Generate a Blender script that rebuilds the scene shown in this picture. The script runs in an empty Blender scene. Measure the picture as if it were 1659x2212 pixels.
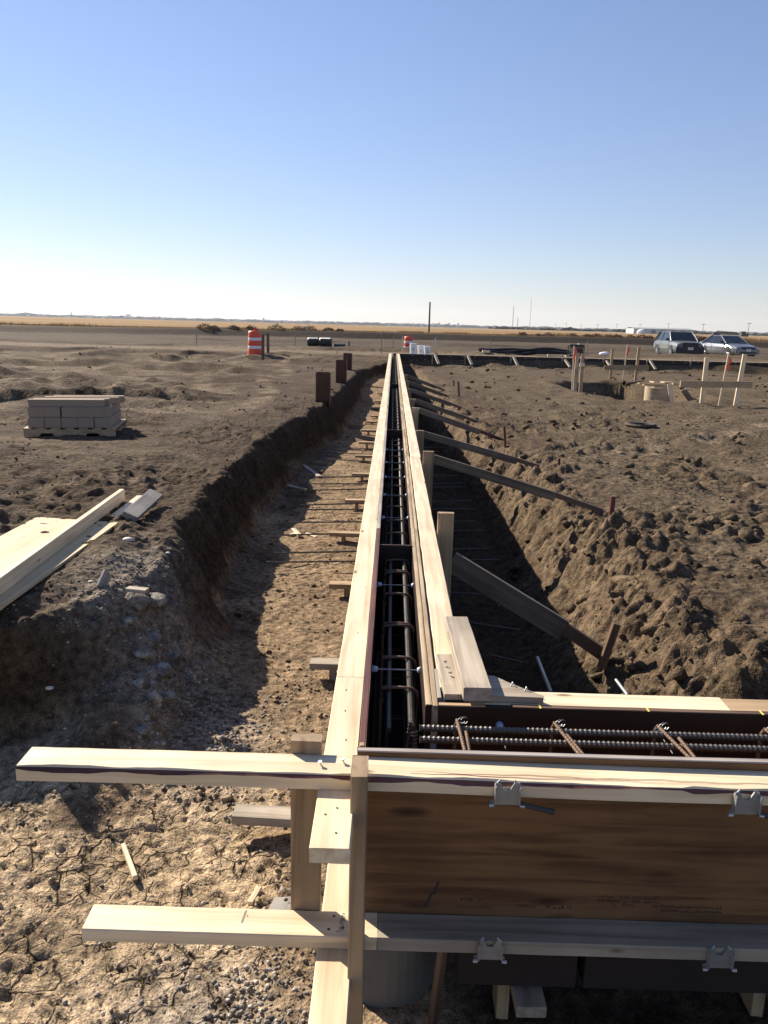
import bpy, bmesh, math, random
import numpy as np
from mathutils import Vector, Matrix
random.seed(7); rng = np.random.default_rng(11)
sc = bpy.context.scene
COL = sc.collection
R = math.radians
# ------------------------------------------------------------------ camera
F_PX, IMG_W, IMG_H = 1660.0, 1659.0, 2212.0
CAM_Z = 1.084
ROLL, PITCH, YAW = R(1.4836), R(13.6414), R(0.3546)
def ray(x, y):
    dx, dy = x-829.5, y-1106.0
    c, s = math.cos(ROLL), math.sin(ROLL)
    u, v = dx*c+dy*s, -dx*s+dy*c
    cp, sp = math.cos(PITCH), math.sin(PITCH)
    fy = F_PX*cp-v*sp; fz = -F_PX*sp-v*cp
    c, s = math.cos(YAW), math.sin(YAW)
    return u*c-fy*s, u*s+fy*c, fz
def on_z(x, y, z):
    a, b, c = ray(x, y); t = (z-CAM_Z)/c
    return Vector((a*t, b*t, z))
def on_y(x, y, Y):
    a, b, c = ray(x, y); t = Y/b
    return Vector((a*t, Y, CAM_Z+c*t))
cd = bpy.data.cameras.new('camera'); cam = bpy.data.objects.new('camera', cd); COL.objects.link(cam)
cd.sensor_fit = 'VERTICAL'; cd.sensor_height = 24.0; cd.lens = 24.0*F_PX/IMG_H
cd.clip_start = 0.05; cd.clip_end = 30000
cp, sp = math.cos(PITCH), math.sin(PITCH)
fwd = Vector((-math.sin(YAW)*cp, math.cos(YAW)*cp, -sp))
right0 = Vector((math.cos(YAW), math.sin(YAW), 0)); up0 = right0.cross(fwd)
# image x axis in terms of the levelled axes
rx = right0*math.cos(ROLL)+up0*math.sin(ROLL)
ry = rx.cross(fwd)
cam.matrix_world = Matrix(((rx.x, ry.x, -fwd.x, 0), (rx.y, ry.y, -fwd.y, 0), (rx.z, ry.z, -fwd.z, CAM_Z), (0, 0, 0, 1)))
sc.camera = cam
# ------------------------------------------------------------------ light
SUN_EL, SUN_AZ = R(32.5), R(-47)        # azimuth from +Y, negative is to the left
w = bpy.data.worlds.new('World'); sc.world = w; w.use_nodes = True
nt = w.node_tree; bg = nt.nodes['Background']
sky = nt.nodes.new('ShaderNodeTexSky'); sky.sky_type = 'NISHITA'; sky.sun_disc = False
sky.sun_elevation = SUN_EL; sky.sun_rotation = SUN_AZ; sky.altitude = 600
sky.air_density = 1.25; sky.dust_density = 0.1; sky.ozone_density = 2.6
gm = nt.nodes.new('ShaderNodeGamma'); gm.inputs[1].default_value = .85; nt.links.new(sky.outputs[0], gm.inputs[0])
tn = nt.nodes.new('ShaderNodeMixRGB'); tn.blend_type = 'MULTIPLY'; tn.inputs[0].default_value = 1; tn.inputs[2].default_value = (.90, .915, 1.13, 1); nt.links.new(gm.outputs[0], tn.inputs[1])
nt.links.new(tn.outputs[0], bg.inputs[0]); bg.inputs[1].default_value = 0.077
sd = bpy.data.lights.new('sun', 'SUN'); sd.energy = 5.0; sd.angle = R(0.53); sd.color = (1, .90, .76)
so = bpy.data.objects.new('sun', sd); COL.objects.link(so)
to_sun = Vector((math.sin(SUN_AZ)*math.cos(SUN_EL), math.cos(SUN_AZ)*math.cos(SUN_EL), math.sin(SUN_EL)))
so.rotation_euler = to_sun.to_track_quat('Z', 'Y').to_euler(); so.location = (-20, 20, 30)
sc.view_settings.view_transform = 'Standard'; sc.view_settings.look = 'None'
sc.view_settings.exposure = 0.95; sc.view_settings.gamma = 1; sc.view_settings.use_curve_mapping = False
sc.render.engine = 'CYCLES'; sc.cycles.use_denoising = True
sc.cycles.max_bounces = 5; sc.cycles.diffuse_bounces = 3; sc.cycles.volume_bounces = 1
# ------------------------------------------------------------------ helpers
def tag(o, label=None, cat=None, group=None, kind=None):
    if label: o['label'] = label
    if cat: o['category'] = cat
    if group: o['group'] = group
    if kind: o['kind'] = kind
    return o
def thing(name, loc, label, cat, group=None, rz=0):
    o = bpy.data.objects.new(name, None); COL.objects.link(o); o.empty_display_size = .1
    o.matrix_world = Matrix.Translation(Vector(loc)) @ Matrix.Rotation(rz, 4, 'Z')
    o.location = loc; o.rotation_euler = (0, 0, rz)
    return tag(o, label, cat, group)
def pm(o):
    if o is None: return Matrix.Identity(4)
    return pm(o.parent) @ (Matrix.Translation(o.location) @ o.rotation_euler.to_matrix().to_4x4() @ Matrix.Diagonal((*o.scale, 1)))
def link(name, me, parent=None, M=None):
    """object with world matrix M, parented"""
    o = bpy.data.objects.new(name, me); COL.objects.link(o)
    M = M or Matrix.Identity(4)
    if parent is not None:
        o.parent = parent; M = pm(parent).inverted() @ M
    o.location = M.to_translation(); o.rotation_euler = M.to_euler()
    return o
def mesh(name, verts, faces, mats, smooth=False, midx=None):
    me = bpy.data.meshes.new(name); me.from_pydata([tuple(v) for v in verts], [], faces)
    for m in (mats if isinstance(mats, (list, tuple)) else [mats]): me.materials.append(m)
    if midx is not None: me.polygons.foreach_set('material_index', midx)
    if smooth: me.polygons.foreach_set('use_smooth', [True]*len(me.polygons))
    me.update(); return me
def copy_tree(o, parent=None):
    c = o.copy(); COL.objects.link(c); c.parent = parent
    for ch in [k for k in bpy.data.objects if k.parent == o]: copy_tree(ch, c)
    return c
class MB:
    def __init__(s): s.v = []; s.f = []; s.m = []
    def add(s, v, f, mi=0):
        b = len(s.v); s.v += [tuple(p) for p in v]; s.f += [[i+b for i in q] for q in f]; s.m += [mi]*len(f); return s
    def box(s, c, d, M=None, mi=0):
        x, y, z = d[0]/2, d[1]/2, d[2]/2
        v = [Vector((c[0]+a*x, c[1]+b*y, c[2]+e*z)) for a in (-1, 1) for b in (-1, 1) for e in (-1, 1)]
        if M: v = [M @ p for p in v]
        return s.add(v, [(0,1,3,2),(4,6,7,5),(0,4,5,1),(2,3,7,6),(0,2,6,4),(1,5,7,3)], mi)
    def tube(s, pts, r, n=8, mi=0, cap=True, rs=None):
        pts = [Vector(p) for p in pts]; rings = []
        nrm = None
        for i, p in enumerate(pts):
            t = (pts[min(i+1, len(pts)-1)]-pts[max(i-1, 0)]).normalized()
            if nrm is None: nrm = t.orthogonal().normalized()
            nrm = (nrm-t*nrm.dot(t)).normalized(); b = t.cross(nrm)
            rr = rs[i] if rs else r
            rings.append([p+(nrm*math.cos(2*math.pi*k/n)+b*math.sin(2*math.pi*k/n))*rr for k in range(n)])
        v = [q for g in rings for q in g]
        f = [(i*n+k, i*n+(k+1) % n, (i+1)*n+(k+1) % n, (i+1)*n+k) for i in range(len(pts)-1) for k in range(n)]
        if cap: f += [tuple(range(n))[::-1], tuple((len(pts)-1)*n+k for k in range(n))]
        return s.add(v, f, mi)
    def lathe(s, prof, c=(0,0,0), n=24, mi=0):
        v = [(c[0]+r*math.cos(2*math.pi*k/n), c[1]+r*math.sin(2*math.pi*k/n), c[2]+z) for r, z in prof for k in range(n)]
        f = [(i*n+k, i*n+(k+1) % n, (i+1)*n+(k+1) % n, (i+1)*n+k) for i in range(len(prof)-1) for k in range(n)]
        return s.add(v, f, mi)
    def me(s, name, mats, smooth=False): return mesh(name, s.v, s.f, mats, smooth, s.m)
    def build(s, name, mats, parent=None, M=None, smooth=False):
        o = link(name, s.me(name, mats, smooth), parent, M)
        if smooth:
            pass
        return o
# ------------------------------------------------------------------ noise in numpy
_N = 512
_ta = rng.uniform(0, 2*np.pi, _N*_N); _TC, _TS = np.cos(_ta).astype(np.float32), np.sin(_ta).astype(np.float32); _TR = rng.uniform(0, 1, _N*_N).astype(np.float32)
def _ix(ix, iy, seed): return ((ix+seed*37) & 511)*512+((iy+seed*101) & 511)
def _h(ix, iy, seed): return _TR[_ix(ix, iy, seed)]
def vnoise(x, y, seed=0):
    fxl = np.floor(x); fyl = np.floor(y); fx = (x-fxl).astype(np.float32); fy = (y-fyl).astype(np.float32); ix = fxl.astype(np.int64); iy = fyl.astype(np.int64)
    ux = fx*fx*fx*(fx*(fx*6-15)+10); uy = fy*fy*fy*(fy*(fy*6-15)+10)
    def g(a, b):
        t = _ix(ix+a, iy+b, seed); return _TC[t]*(fx-a)+_TS[t]*(fy-b)
    n0 = g(0,0)*(1-ux)+g(1,0)*ux; n1 = g(0,1)*(1-ux)+g(1,1)*ux
    return (n0*(1-uy)+n1*uy)*1.5
def fbm(x, y, wl, octs=3, seed=0, billow=False, step=None, gain=.5):
    t = np.zeros_like(x); a = 1.0
    for k in range(octs):
        n = vnoise(x/wl+seed*7.3, y/wl-seed*3.1, seed+k)
        if billow: n = np.abs(n)*2-.35
        if step is not None: n = n*np.clip(1.6-step/(wl*.4), 0, 1)
        t += a*n; a *= gain; wl *= .5
    return t
def cells(x, y, wl, seed=0):
    """F1, F2 and id of a jittered grid"""
    x = x/wl; y = y/wl; ix = np.floor(x).astype(np.int64); iy = np.floor(y).astype(np.int64)
    f1 = np.full_like(x, 9.); f2 = np.full_like(x, 9.); idv = np.zeros_like(x)
    for a in (-1, 0, 1):
        for b in (-1, 0, 1):
            px = ix+a+_h(ix+a, iy+b, seed); py = iy+b+_h(ix+a, iy+b, seed+5)
            d = np.hypot(x-px, y-py); c = _h(ix+a, iy+b, seed+9)
            m = d < f1
            f2 = np.where(m, f1, np.minimum(f2, d)); idv = np.where(m, c, idv); f1 = np.where(m, d, f1)
    return f1, f2, idv
def sm(a, b, x):
    t = np.clip((x-a)/(b-a), 0, 1); return t*t*(3-2*t)
FLOOR = -.965
def ip(y, pts): return np.interp(y, [p[0] for p in pts], [p[1] for p in pts])
CL = [(-4,-6),(2.9,-5.5),(3.15,-3.6),(3.3,-2.35),(3.45,-1.80),(3.8,-1.62),(4.3,-1.46),(4.75,-1.40),(5.3,-1.46),(6.1,-1.59),(8,-1.67),(10.5,-1.6),(12.5,-1.46),(14.5,-1.27),(20,-1.17),(25,-1.12),(27,-.9),(29,-.4),(30,0.2)]
CR = [(-4,9),(1.9,9),(2.3,6),(2.7,2.6),(3.2,1.85),(4,1.7),(5,1.74),(6,1.68),(8,1.6),(10,1.5),(13,1.3),(17,1.15),(22,1.1),(26,1.0),(29.5,.95),(31,.9)]
def base_height(x, y, step=None):
    st = step if step is not None else np.full_like(x, .01)
    g = -.31+.07*fbm(x, y, 4.2, 3, 3, step=st)*sm(1.7, 4, np.abs(x)) + .05*fbm(x+y*.3, y, 1.3, 3, 5, step=st)
    # ruts and windrows on the left and the heaps beyond
    lf = sm(-3, -6, x)*sm(6, 11, y)*(1-sm(34, 60, y))
    g = g + lf*.13*fbm(x*.35+y*.1, y*.9-x*.25, 1.1, 3, 8, step=st)
    g = g + .42*np.exp(-((x+9.6)/1.5)**2-((y-16.5)/1.3)**2)*(1+.4*fbm(x, y, .8, 2, 21)) + .2*np.exp(-((x+8.5)/2.2)**2-((y-13.2-.25*(x+8.5))/.35)**2)
    # rises to the form at the far end
    g = g + .17*sm(27, 32, y)*(1-sm(40, 52, y))
    road = sm(31.9, 32.5, y)*(1-sm(35.5, 37, y)); g = g*(1-road)+road*(-.1+.25*0)
    g = np.where((x > -.1) & (y > 29.0) & (y < 31.5), -.42+.06*fbm(x, y, .7, 3, 31)+(y-30)*.03, g)
    g = g*(1-sm(26, 29, y)*(x > -.1)*(1-sm(31.45, 31.5, y))) + (-.40+.13*fbm(x, y, 1.3, 3, 31, step=st))*sm(26, 29, y)*(x > -.1)*(1-sm(31.45, 31.5, y))
    g = g-.22*sm(38, 56, y)-.12*sm(44, 50, y)
    # ditch and bank before the fields
    yb = 128-.22*np.clip(x, -200, 0)*0-np.clip(-x, 0, 60)*.65+np.clip(x, 0, 60)*.2
    g = g-.45*sm(yb-28, yb-8, y)*(.45+.55*sm(-12, 0, x)) 
    fieldz = -.02
    k = sm(yb-5, yb, y); g = g*(1-k)+fieldz*k
    g = g+.12*k*fbm(x, y, 30, 2, 14, step=st)*(1-sm(200, 400, y))
    # pit with the pier form
    pr = np.hypot((x-5.75)/1.5, (y-19.0)/2.8)+.09*fbm(x, y, .9, 3, 33)
    g = g-.95*(1-sm(.80, 1.0, pr)*(x < 6.4)-sm(.35, 1.0, pr)*(x >= 6.4))+.07*np.exp(-((pr-1.2)/.15)**2)
    # ground trodden flat under the pallet and the lumber
    k = np.exp(-((x+4.0)/1.0)**4-((y-9.75)/.9)**4); g = g*(1-k)-.335*k
    k = np.exp(-((x+2.3)/.42)**4-((y-4.3)/1.4)**4); g = g*(1-k)-.335*k
    # dozer windrows and wheel ruts on the left lot
    u = (x*.93+y*.36); v_ = (y*.93-x*.36)
    wd = sm(.10, .45, fbm(u*.22, v_, 1.5, 3, 36, step=st))*sm(-2.6, -4.5, x)*sm(7.5, 11, y)*(1-sm(30, 33, y)); g = g+.16*wd*(1+.5*fbm(x, y, .35, 3, 37, step=st))
    ru = np.exp(-((v_-11.5+.6*np.sin(u*.3))/.22)**2)+np.exp(-((v_-13.4+.6*np.sin(u*.3))/.22)**2)+np.exp(-((v_-18.5)/.3)**2); g = g-.09*ru*sm(-2.5, -4, x)
    far_lump = sm(34, 38, y)*(1-sm(70, 90, y)); g = g+far_lump*.22*sm(.15, .5, fbm(x*.12, y*.5, 1.5, 3, 38, step=st))
    # trench
    xl = ip(y, CL)+.09*fbm(x*0+3, y, .9, 3, 41)+.05*fbm(x, y, .3, 2, 42, step=st)
    xr = ip(y, CR)+.10*fbm(x*0+8, y, .8, 3, 43)+.05*fbm(x, y, .25, 2, 44, step=st)
    crack = fbm(x, y, .5, 3, 45)
    ws = .75-.45*sm(2.8, 3.3, y)*(1-sm(4.8, 5.6, y)); L = sm(0, 1, (x-xl+ws)/(ws-.05))*.10 + sm(-.04, .36, x-xl)*.90
    wd_ = .60+.30*sm(8, 4, y); Rr = 1-(sm(0, 1, (x-xr+wd_)/wd_)*.93+sm(.0, .3, x-xr)*.07)
    T = np.minimum(L, Rr); end = 1-sm(27.5, 30.8, y+.4*fbm(x, y, 1.2, 2, 46)); T = T*end
    fl = FLOOR+.028*fbm(x, y, .9, 3, 51, step=st)+.25*sm(18, 28, y)-.02*sm(-.3, .3, x)
    fl = fl+.24*np.exp(-((x+1.28)/.24)**2-((y-3.75)/.75)**2)*(1+.3*fbm(x, y, .2, 3, 59))+.05*sm(-.9, -1.5, x)*sm(14, 8, y)
    z = g*(1-T)+fl*T
    side = 4*T*(1-T)
    cone = -.75-.60*np.hypot(x+1.42, (y-4.9)*.9)+.03*fbm(x, y, .25, 3, 58, step=st); kc = sm(-.06, .06, cone-z); z = z*(1-kc)+np.maximum(cone, z)*kc
    z = z+(1-sm(.0, .4, np.abs(x-xr+.2)))*.06*fbm(x, y, .28, 4, 53, billow=True, step=st, gain=.6)
    return z, T, side, g
def rough(x, y):
    """how cloddy the surface is, 0..1"""
    r = .30+.80*sm(-.15, .45, fbm(x, y, 1.5, 3, 61))
    r = np.where(x > .8, r*1.5, r); return r
def height(x, y, step=None):
    z, T, side, g = base_height(x, y, step)
    st = step if step is not None else np.full_like(x, .01)
    near = 1-sm(36, 70, y)
    inT = sm(.55, .98, T); up = (1-inT)
    rr = rough(x, y)*near
    rg = fbm(x, y, .30, 5, 71, step=st, gain=.66); z = z+up*rr*(.030*np.sign(rg)*np.abs(rg)**1.15)
    bk = sm(.1, .6, side)*np.where(x > 0, 1., .8)*near; c1, c2, ci = cells(x+.04*vnoise(x*11, y*11, 14), y+.04*vnoise(x*11, y*11, 16), .13, 181); z = z+bk*(.022*ci-.018*(1-sm(.0, .16, c2-c1)))*np.clip(1.6-st/.05, 0, 1)
    f1, f2, idv = cells(x+.05*vnoise(x*9, y*9, 4), y+.05*vnoise(x*9+4, y*9, 6), .16, 81)
    lump = np.clip(1-f1*1.5, 0, 1)*np.where(idv > .55, idv, 0)
    z = z+up*rr*.055*lump*np.clip(1.6-st/.06, 0, 1)*np.where(x > 0, 1.0, .55)
    f1, f2, idv2 = cells(x, y, .07, 83)
    z = z+up*rr*.022*np.clip(1-f1*1.4, 0, 1)*np.where(idv2 > .5, 1, 0)*np.clip(1.6-st/.028, 0, 1)
    # floor: boot and tyre marks, fine crumbs
    z = z+inT*(.007*fbm(x, y, .20, 4, 91, step=st, gain=.6)+.012*sm(.0, .5, fbm(x, y, .7, 2, 98))*fbm(x, y, .09, 3, 99, step=st)+.004*fbm(x, y, .05, 2, 92, billow=True, step=st))
    tread = np.sin((y*1.0+x*.35)*2*math.pi/.045)*sm(.1, .35, fbm(x, y, .5, 2, 93))*(x > -.95)*(x < .1)
    z = z+inT*.0045*tread*np.clip(1.6-st/.02, 0, 1)
    f1, f2, idc = cells(x+.035*vnoise(x*12, y*12, 2), y+.035*vnoise(x*12, y*12+7, 3), .115, 95)
    mud = sm(-.2, .05, fbm(x, y, .5, 3, 96)+.55*sm(-.45, -.9, x)+.6*sm(3.1, 2.4, y)-.40)*inT*sm(-.25, -.45, x)*(1-sm(2.9, 3.5, y))
    gp = np.clip(1.6-st/.03, 0, 1)
    z = z-mud*.014*(1-sm(.01, .12, f2-f1))*gp+mud*.009*idc*gp
    g1, g2, idg = cells(x+.02*vnoise(x*25, y*25, 2), y+.02*vnoise(x*25, y*25+7, 3), .045, 97); z = z-mud*.006*(1-sm(.0, .14, g2-g1))*gp
    return z, T, side, g, mud
# ------------------------------------------------------------------ materials
def newmat(name):
    m = bpy.data.materials.new(name); m.use_nodes = True
    n = m.node_tree.nodes; return m, n, m.node_tree.links, n['Principled BSDF']
def flat(name, col, rough=.6, metal=0, spec=.5, var=.15, scale=30, bump=0):
    m, n, l, p = newmat(name)
    tc = n.new('ShaderNodeTexCoord'); no = n.new('ShaderNodeTexNoise'); no.inputs['Scale'].default_value = scale; no.inputs['Detail'].default_value = 5
    l.new(tc.outputs['Object'], no.inputs['Vector'])
    mx = n.new('ShaderNodeMixRGB'); l.new(no.outputs[0], mx.inputs[0])
    mx.inputs[1].default_value = tuple(c*(1-var) for c in col)+(1,); mx.inputs[2].default_value = tuple(min(1, c*(1+var)) for c in col)+(1,)
    l.new(mx.outputs[0], p.inputs['Base Color']); p.inputs['Roughness'].default_value = rough; p.inputs['Metallic'].default_value = metal
    p.inputs['Specular IOR Level'].default_value = spec
    if bump:
        b = n.new('ShaderNodeBump'); b.inputs['Strength'].default_value = bump; b.inputs['Distance'].default_value = .003
        l.new(no.outputs[0], b.inputs['Height']); l.new(b.outputs[0], p.inputs['Normal'])
    return m
def ramp(n, stops):
    r = n.new('ShaderNodeValToRGB'); e = r.color_ramp.elements
    while len(e) < len(stops): e.new(.5)
    for i, (p, c) in enumerate(stops): e[i].position = p; e[i].color = c if len(c) == 4 else tuple(c)+(1,)
    return r
def wood(name, light, dark, knot=(.16, .09, .045), rough=.55, spec=.35, grain=1.0, stain=.25, gx=1.6, saw=.25, knots=True, kn=(3.1, 9, 9), kr=.10):
    m, n, l, p = newmat(name)
    tc = n.new('ShaderNodeTexCoord'); oi = n.new('ShaderNodeObjectInfo')
    ad = n.new('ShaderNodeVectorMath'); ad.operation = 'MULTIPLY_ADD'
    l.new(oi.outputs['Random'], ad.inputs[0]); ad.inputs[1].default_value = (37, 11, 5); l.new(tc.outputs['Object'], ad.inputs[2])
    mp = n.new('ShaderNodeMapping'); mp.inputs['Scale'].default_value = (gx, 34, 34); l.new(ad.outputs[0], mp.inputs[0])
    g = n.new('ShaderNodeTexNoise'); g.inputs['Scale'].default_value = 1; g.inputs['Detail'].default_value = 7; g.inputs['Distortion'].default_value = .7; l.new(mp.outputs[0], g.inputs['Vector'])
    c1 = ramp(n, [(.3, dark), (.56, light), (.75, tuple(min(1, x*1.08) for x in light))]); l.new(g.outputs[0], c1.inputs[0])
    # mud splashes and broad stain
    st = n.new('ShaderNodeTexNoise'); st.inputs['Scale'].default_value = 3.2; st.inputs['Detail'].default_value = 3; l.new(ad.outputs[0], st.inputs['Vector'])
    sr = n.new('ShaderNodeMapRange'); sr.inputs[1].default_value = .4; sr.inputs[2].default_value = .7; sr.inputs[3].default_value = 1; sr.inputs[4].default_value = 1-stain; l.new(st.outputs[0], sr.inputs[0])
    mu = n.new('ShaderNodeMixRGB'); mu.blend_type = 'MULTIPLY'; mu.inputs[0].default_value = 1; l.new(c1.outputs[0], mu.inputs[1]); l.new(sr.outputs[0], mu.inputs[2])
    last = mu.outputs[0]
    if knots:
        mk = n.new('ShaderNodeMapping'); mk.inputs['Scale'].default_value = kn; l.new(ad.outputs[0], mk.inputs[0])
        vo = n.new('ShaderNodeTexVoronoi'); vo.inputs['Scale'].default_value = 1; l.new(mk.outputs[0], vo.inputs['Vector'])
        kr = ramp(n, [(0, (1, 1, 1)), (kr*.5, (.75, .75, .75)), (kr, (0, 0, 0))]); l.new(vo.outputs['Distance'], kr.inputs[0])
        km = n.new('ShaderNodeMixRGB'); l.new(kr.outputs[0], km.inputs[0]); l.new(last, km.inputs[1]); km.inputs[2].default_value = knot+(1,)
        last = km.outputs[0]
    l.new(last, p.inputs['Base Color']); p.inputs['Roughness'].default_value = rough; p.inputs['Specular IOR Level'].default_value = spec
    b = n.new('ShaderNodeBump'); b.inputs['Strength'].default_value = .35*grain; b.inputs['Distance'].default_value = .0012
    l.new(g.outputs[0], b.inputs['Height']); l.new(b.outputs[0], p.inputs['Normal'])
    return m
W_NEW = wood('new spruce', (.80, .645, .43), (.60, .45, .27), stain=.18, rough=.5, spec=.45)
W_WARM = wood('warm spruce', (.50, .35, .20), (.33, .22, .115), stain=.25)
KICK = wood('shade-darkened kicker board', (.21, .155, .105), (.12, .085, .055), knot=(.05, .03, .02), stain=.4, rough=.7)  # brown darkened to put the kickers' shaded faces into the colour
W_BROWN = wood('brown upright', (.36, .255, .15), (.23, .155, .09), knot=(.06, .035, .02), stain=.35, rough=.65)
W_TAN = wood('shade-darkened tan board', (.38, .32, .235), (.25, .20, .145), knot=(.1, .06, .035), stain=.35, rough=.7)  # tan darkened to paint shade onto the lower waler's right length
W_OLD = wood('weathered spruce', (.47, .395, .30), (.28, .22, .16), knot=(.08, .06, .04), stain=.45, rough=.75)
W_GREY = wood('grey spruce', (.36, .33, .29), (.20, .18, .16), knot=(.07, .06, .05), stain=.4, rough=.8)
W_RED = wood('stained red edge', (.17, .06, .045), (.09, .03, .025), stain=.5, knots=False)
W_DARKB = wood('form oiled board', (.20, .12, .075), (.11, .065, .04), stain=.5)
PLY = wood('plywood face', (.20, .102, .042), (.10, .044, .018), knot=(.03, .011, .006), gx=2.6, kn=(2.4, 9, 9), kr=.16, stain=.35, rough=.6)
PLY_IN = wood('shade-darkened plywood inside', (.035, .018, .013), (.018, .010, .008), gx=1.0, stain=.4, rough=.55)  # plywood colour darkened to paint in the shade inside the forms
PLY_PALE = wood('pale plywood', (.62, .47, .28), (.5, .37, .2), gx=1.0, stain=.15, rough=.6)
PLY_EDGE = wood('plywood edge', (.50, .38, .24), (.24, .15, .09), gx=1.2, stain=.4, rough=.8, knots=False)
PLY_GREYEDGE = wood('grey plywood edge', (.40, .35, .31), (.22, .18, .16), gx=1.2, stain=.4, rough=.8, knots=False)
STEEL = flat('dark rebar steel', (.11, .10, .09), .5, .6, var=.35, scale=60, bump=.3)
RUST = flat('rusty rebar', (.19, .12, .075), .75, .25, var=.4, scale=50, bump=.5)
RUSTPILE = flat('rusty pile steel', (.14, .065, .04), .7, .3, var=.35, scale=6, bump=.4)
ZINC = flat('zinc bracket', (.42, .43, .42), .45, .7, var=.2, scale=40)
LEVER = flat('worn lever', (.07, .065, .065), .5, .6)
WHITEP = flat('white plastic', (.75, .76, .78), .4)
BLUEP = flat('pale blue plastic', (.5, .55, .72), .4)
ORANGE = flat('orange barrel plastic', (.75, .09, .03), .5, var=.1)
TAPE = flat('white reflective tape', (.78, .78, .78), .35, var=.05)
BLACKP = flat('black plastic', (.02, .02, .022), .45, var=.3)
RUBBER = flat('rubber', (.02, .02, .02), .85)
CONC = flat('pale concrete', (.13, .12, .10), .85, var=.25, scale=14, bump=.6)
BLOCK = flat('tan block', (.32, .24, .17), .95, var=.22, scale=45, bump=1.2)
INK = flat('worn black ink', (.03, .028, .028), .8, var=.3)
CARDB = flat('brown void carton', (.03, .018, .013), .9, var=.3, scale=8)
TUBE = wood('spiral paper tube', (.48, .38, .25), (.36, .27, .17), stain=.2, knots=False)
FLAG = flat('red survey flag', (.9, .10, .06), .6, var=.1)
STONE = flat('pale stone', (.42, .38, .33), .8, var=.25, scale=20, bump=.3)
def haze_col(c, k=.0): return c
# ------------------------------------------------------------------ ground sheet
def grow(a, b, stepf):
    out = [a]
    while out[-1] < b: out.append(out[-1]+stepf(out[-1]))
    return out
xs = grow(0, 12000, lambda x: .0135 if x < 2.3 else .0135+.0195*(x-2.3))
xs = np.array([-v for v in xs[::-1]][:-1]+xs)
ys = grow(-5, 1.3, lambda y: max(.03, .25*(1.3-y)**.5*.5))+[]
y2 = grow(ys[-1]+.014, 12000, lambda y: .0135 if y < 4.7 else min(.00062*y*y, .03*y))
ys = np.array(ys+y2)
# extra rows around the far bank and road edge
ys = np.unique(np.round(np.concatenate([ys, np.linspace(28, 37, 60), np.linspace(72, 160, 120)]), 4))
GX, GY = np.meshgrid(xs, ys)
gx, gy = GX.ravel(), GY.ravel()
stx = np.gradient(xs); sty = np.gradient(ys)
ST = np.maximum(*np.meshgrid(stx, np.minimum(sty, np.maximum(.02, sty*.5)))).ravel()
gz = np.zeros_like(gx); T = np.zeros_like(gx); SIDE = np.zeros_like(gx); MUD = np.zeros_like(gx)
nr = (np.abs(gx) < 45) & (gy < 75)
for msk, full in ((nr, True), (~nr, False)):
    if full: r_ = height(gx[msk], gy[msk], ST[msk]); gz[msk], T[msk], SIDE[msk], MUD[msk] = r_[0], r_[1], r_[2], r_[4]
    else: r_ = base_height(gx[msk], gy[msk], ST[msk]); gz[msk], T[msk], SIDE[msk] = r_[0], r_[1], r_[2]
far = np.hypot(gx, gy)
gz = np.where(far > 300, -.02+(gz+.02)*np.clip(1-(far-300)/300, 0, 1), gz)
nx, ny = len(xs), len(ys)
me = bpy.data.meshes.new('ground'); me.vertices.add(nx*ny)
me.vertices.foreach_set('co', np.column_stack([gx, gy, gz]).astype(np.float32).ravel())
i = np.arange(nx*ny).reshape(ny, nx)
q = np.stack([i[:-1, :-1], i[:-1, 1:], i[1:, 1:], i[1:, :-1]], -1).reshape(-1, 4)
me.loops.add(q.size); me.loops.foreach_set('vertex_index', q.ravel().astype(np.int32))
me.polygons.add(len(q)); me.polygons.foreach_set('loop_start', np.arange(0, q.size, 4, dtype=np.int32))
me.polygons.foreach_set('use_smooth', np.ones(len(q), dtype=bool)); me.update(calc_edges=True)
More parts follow.
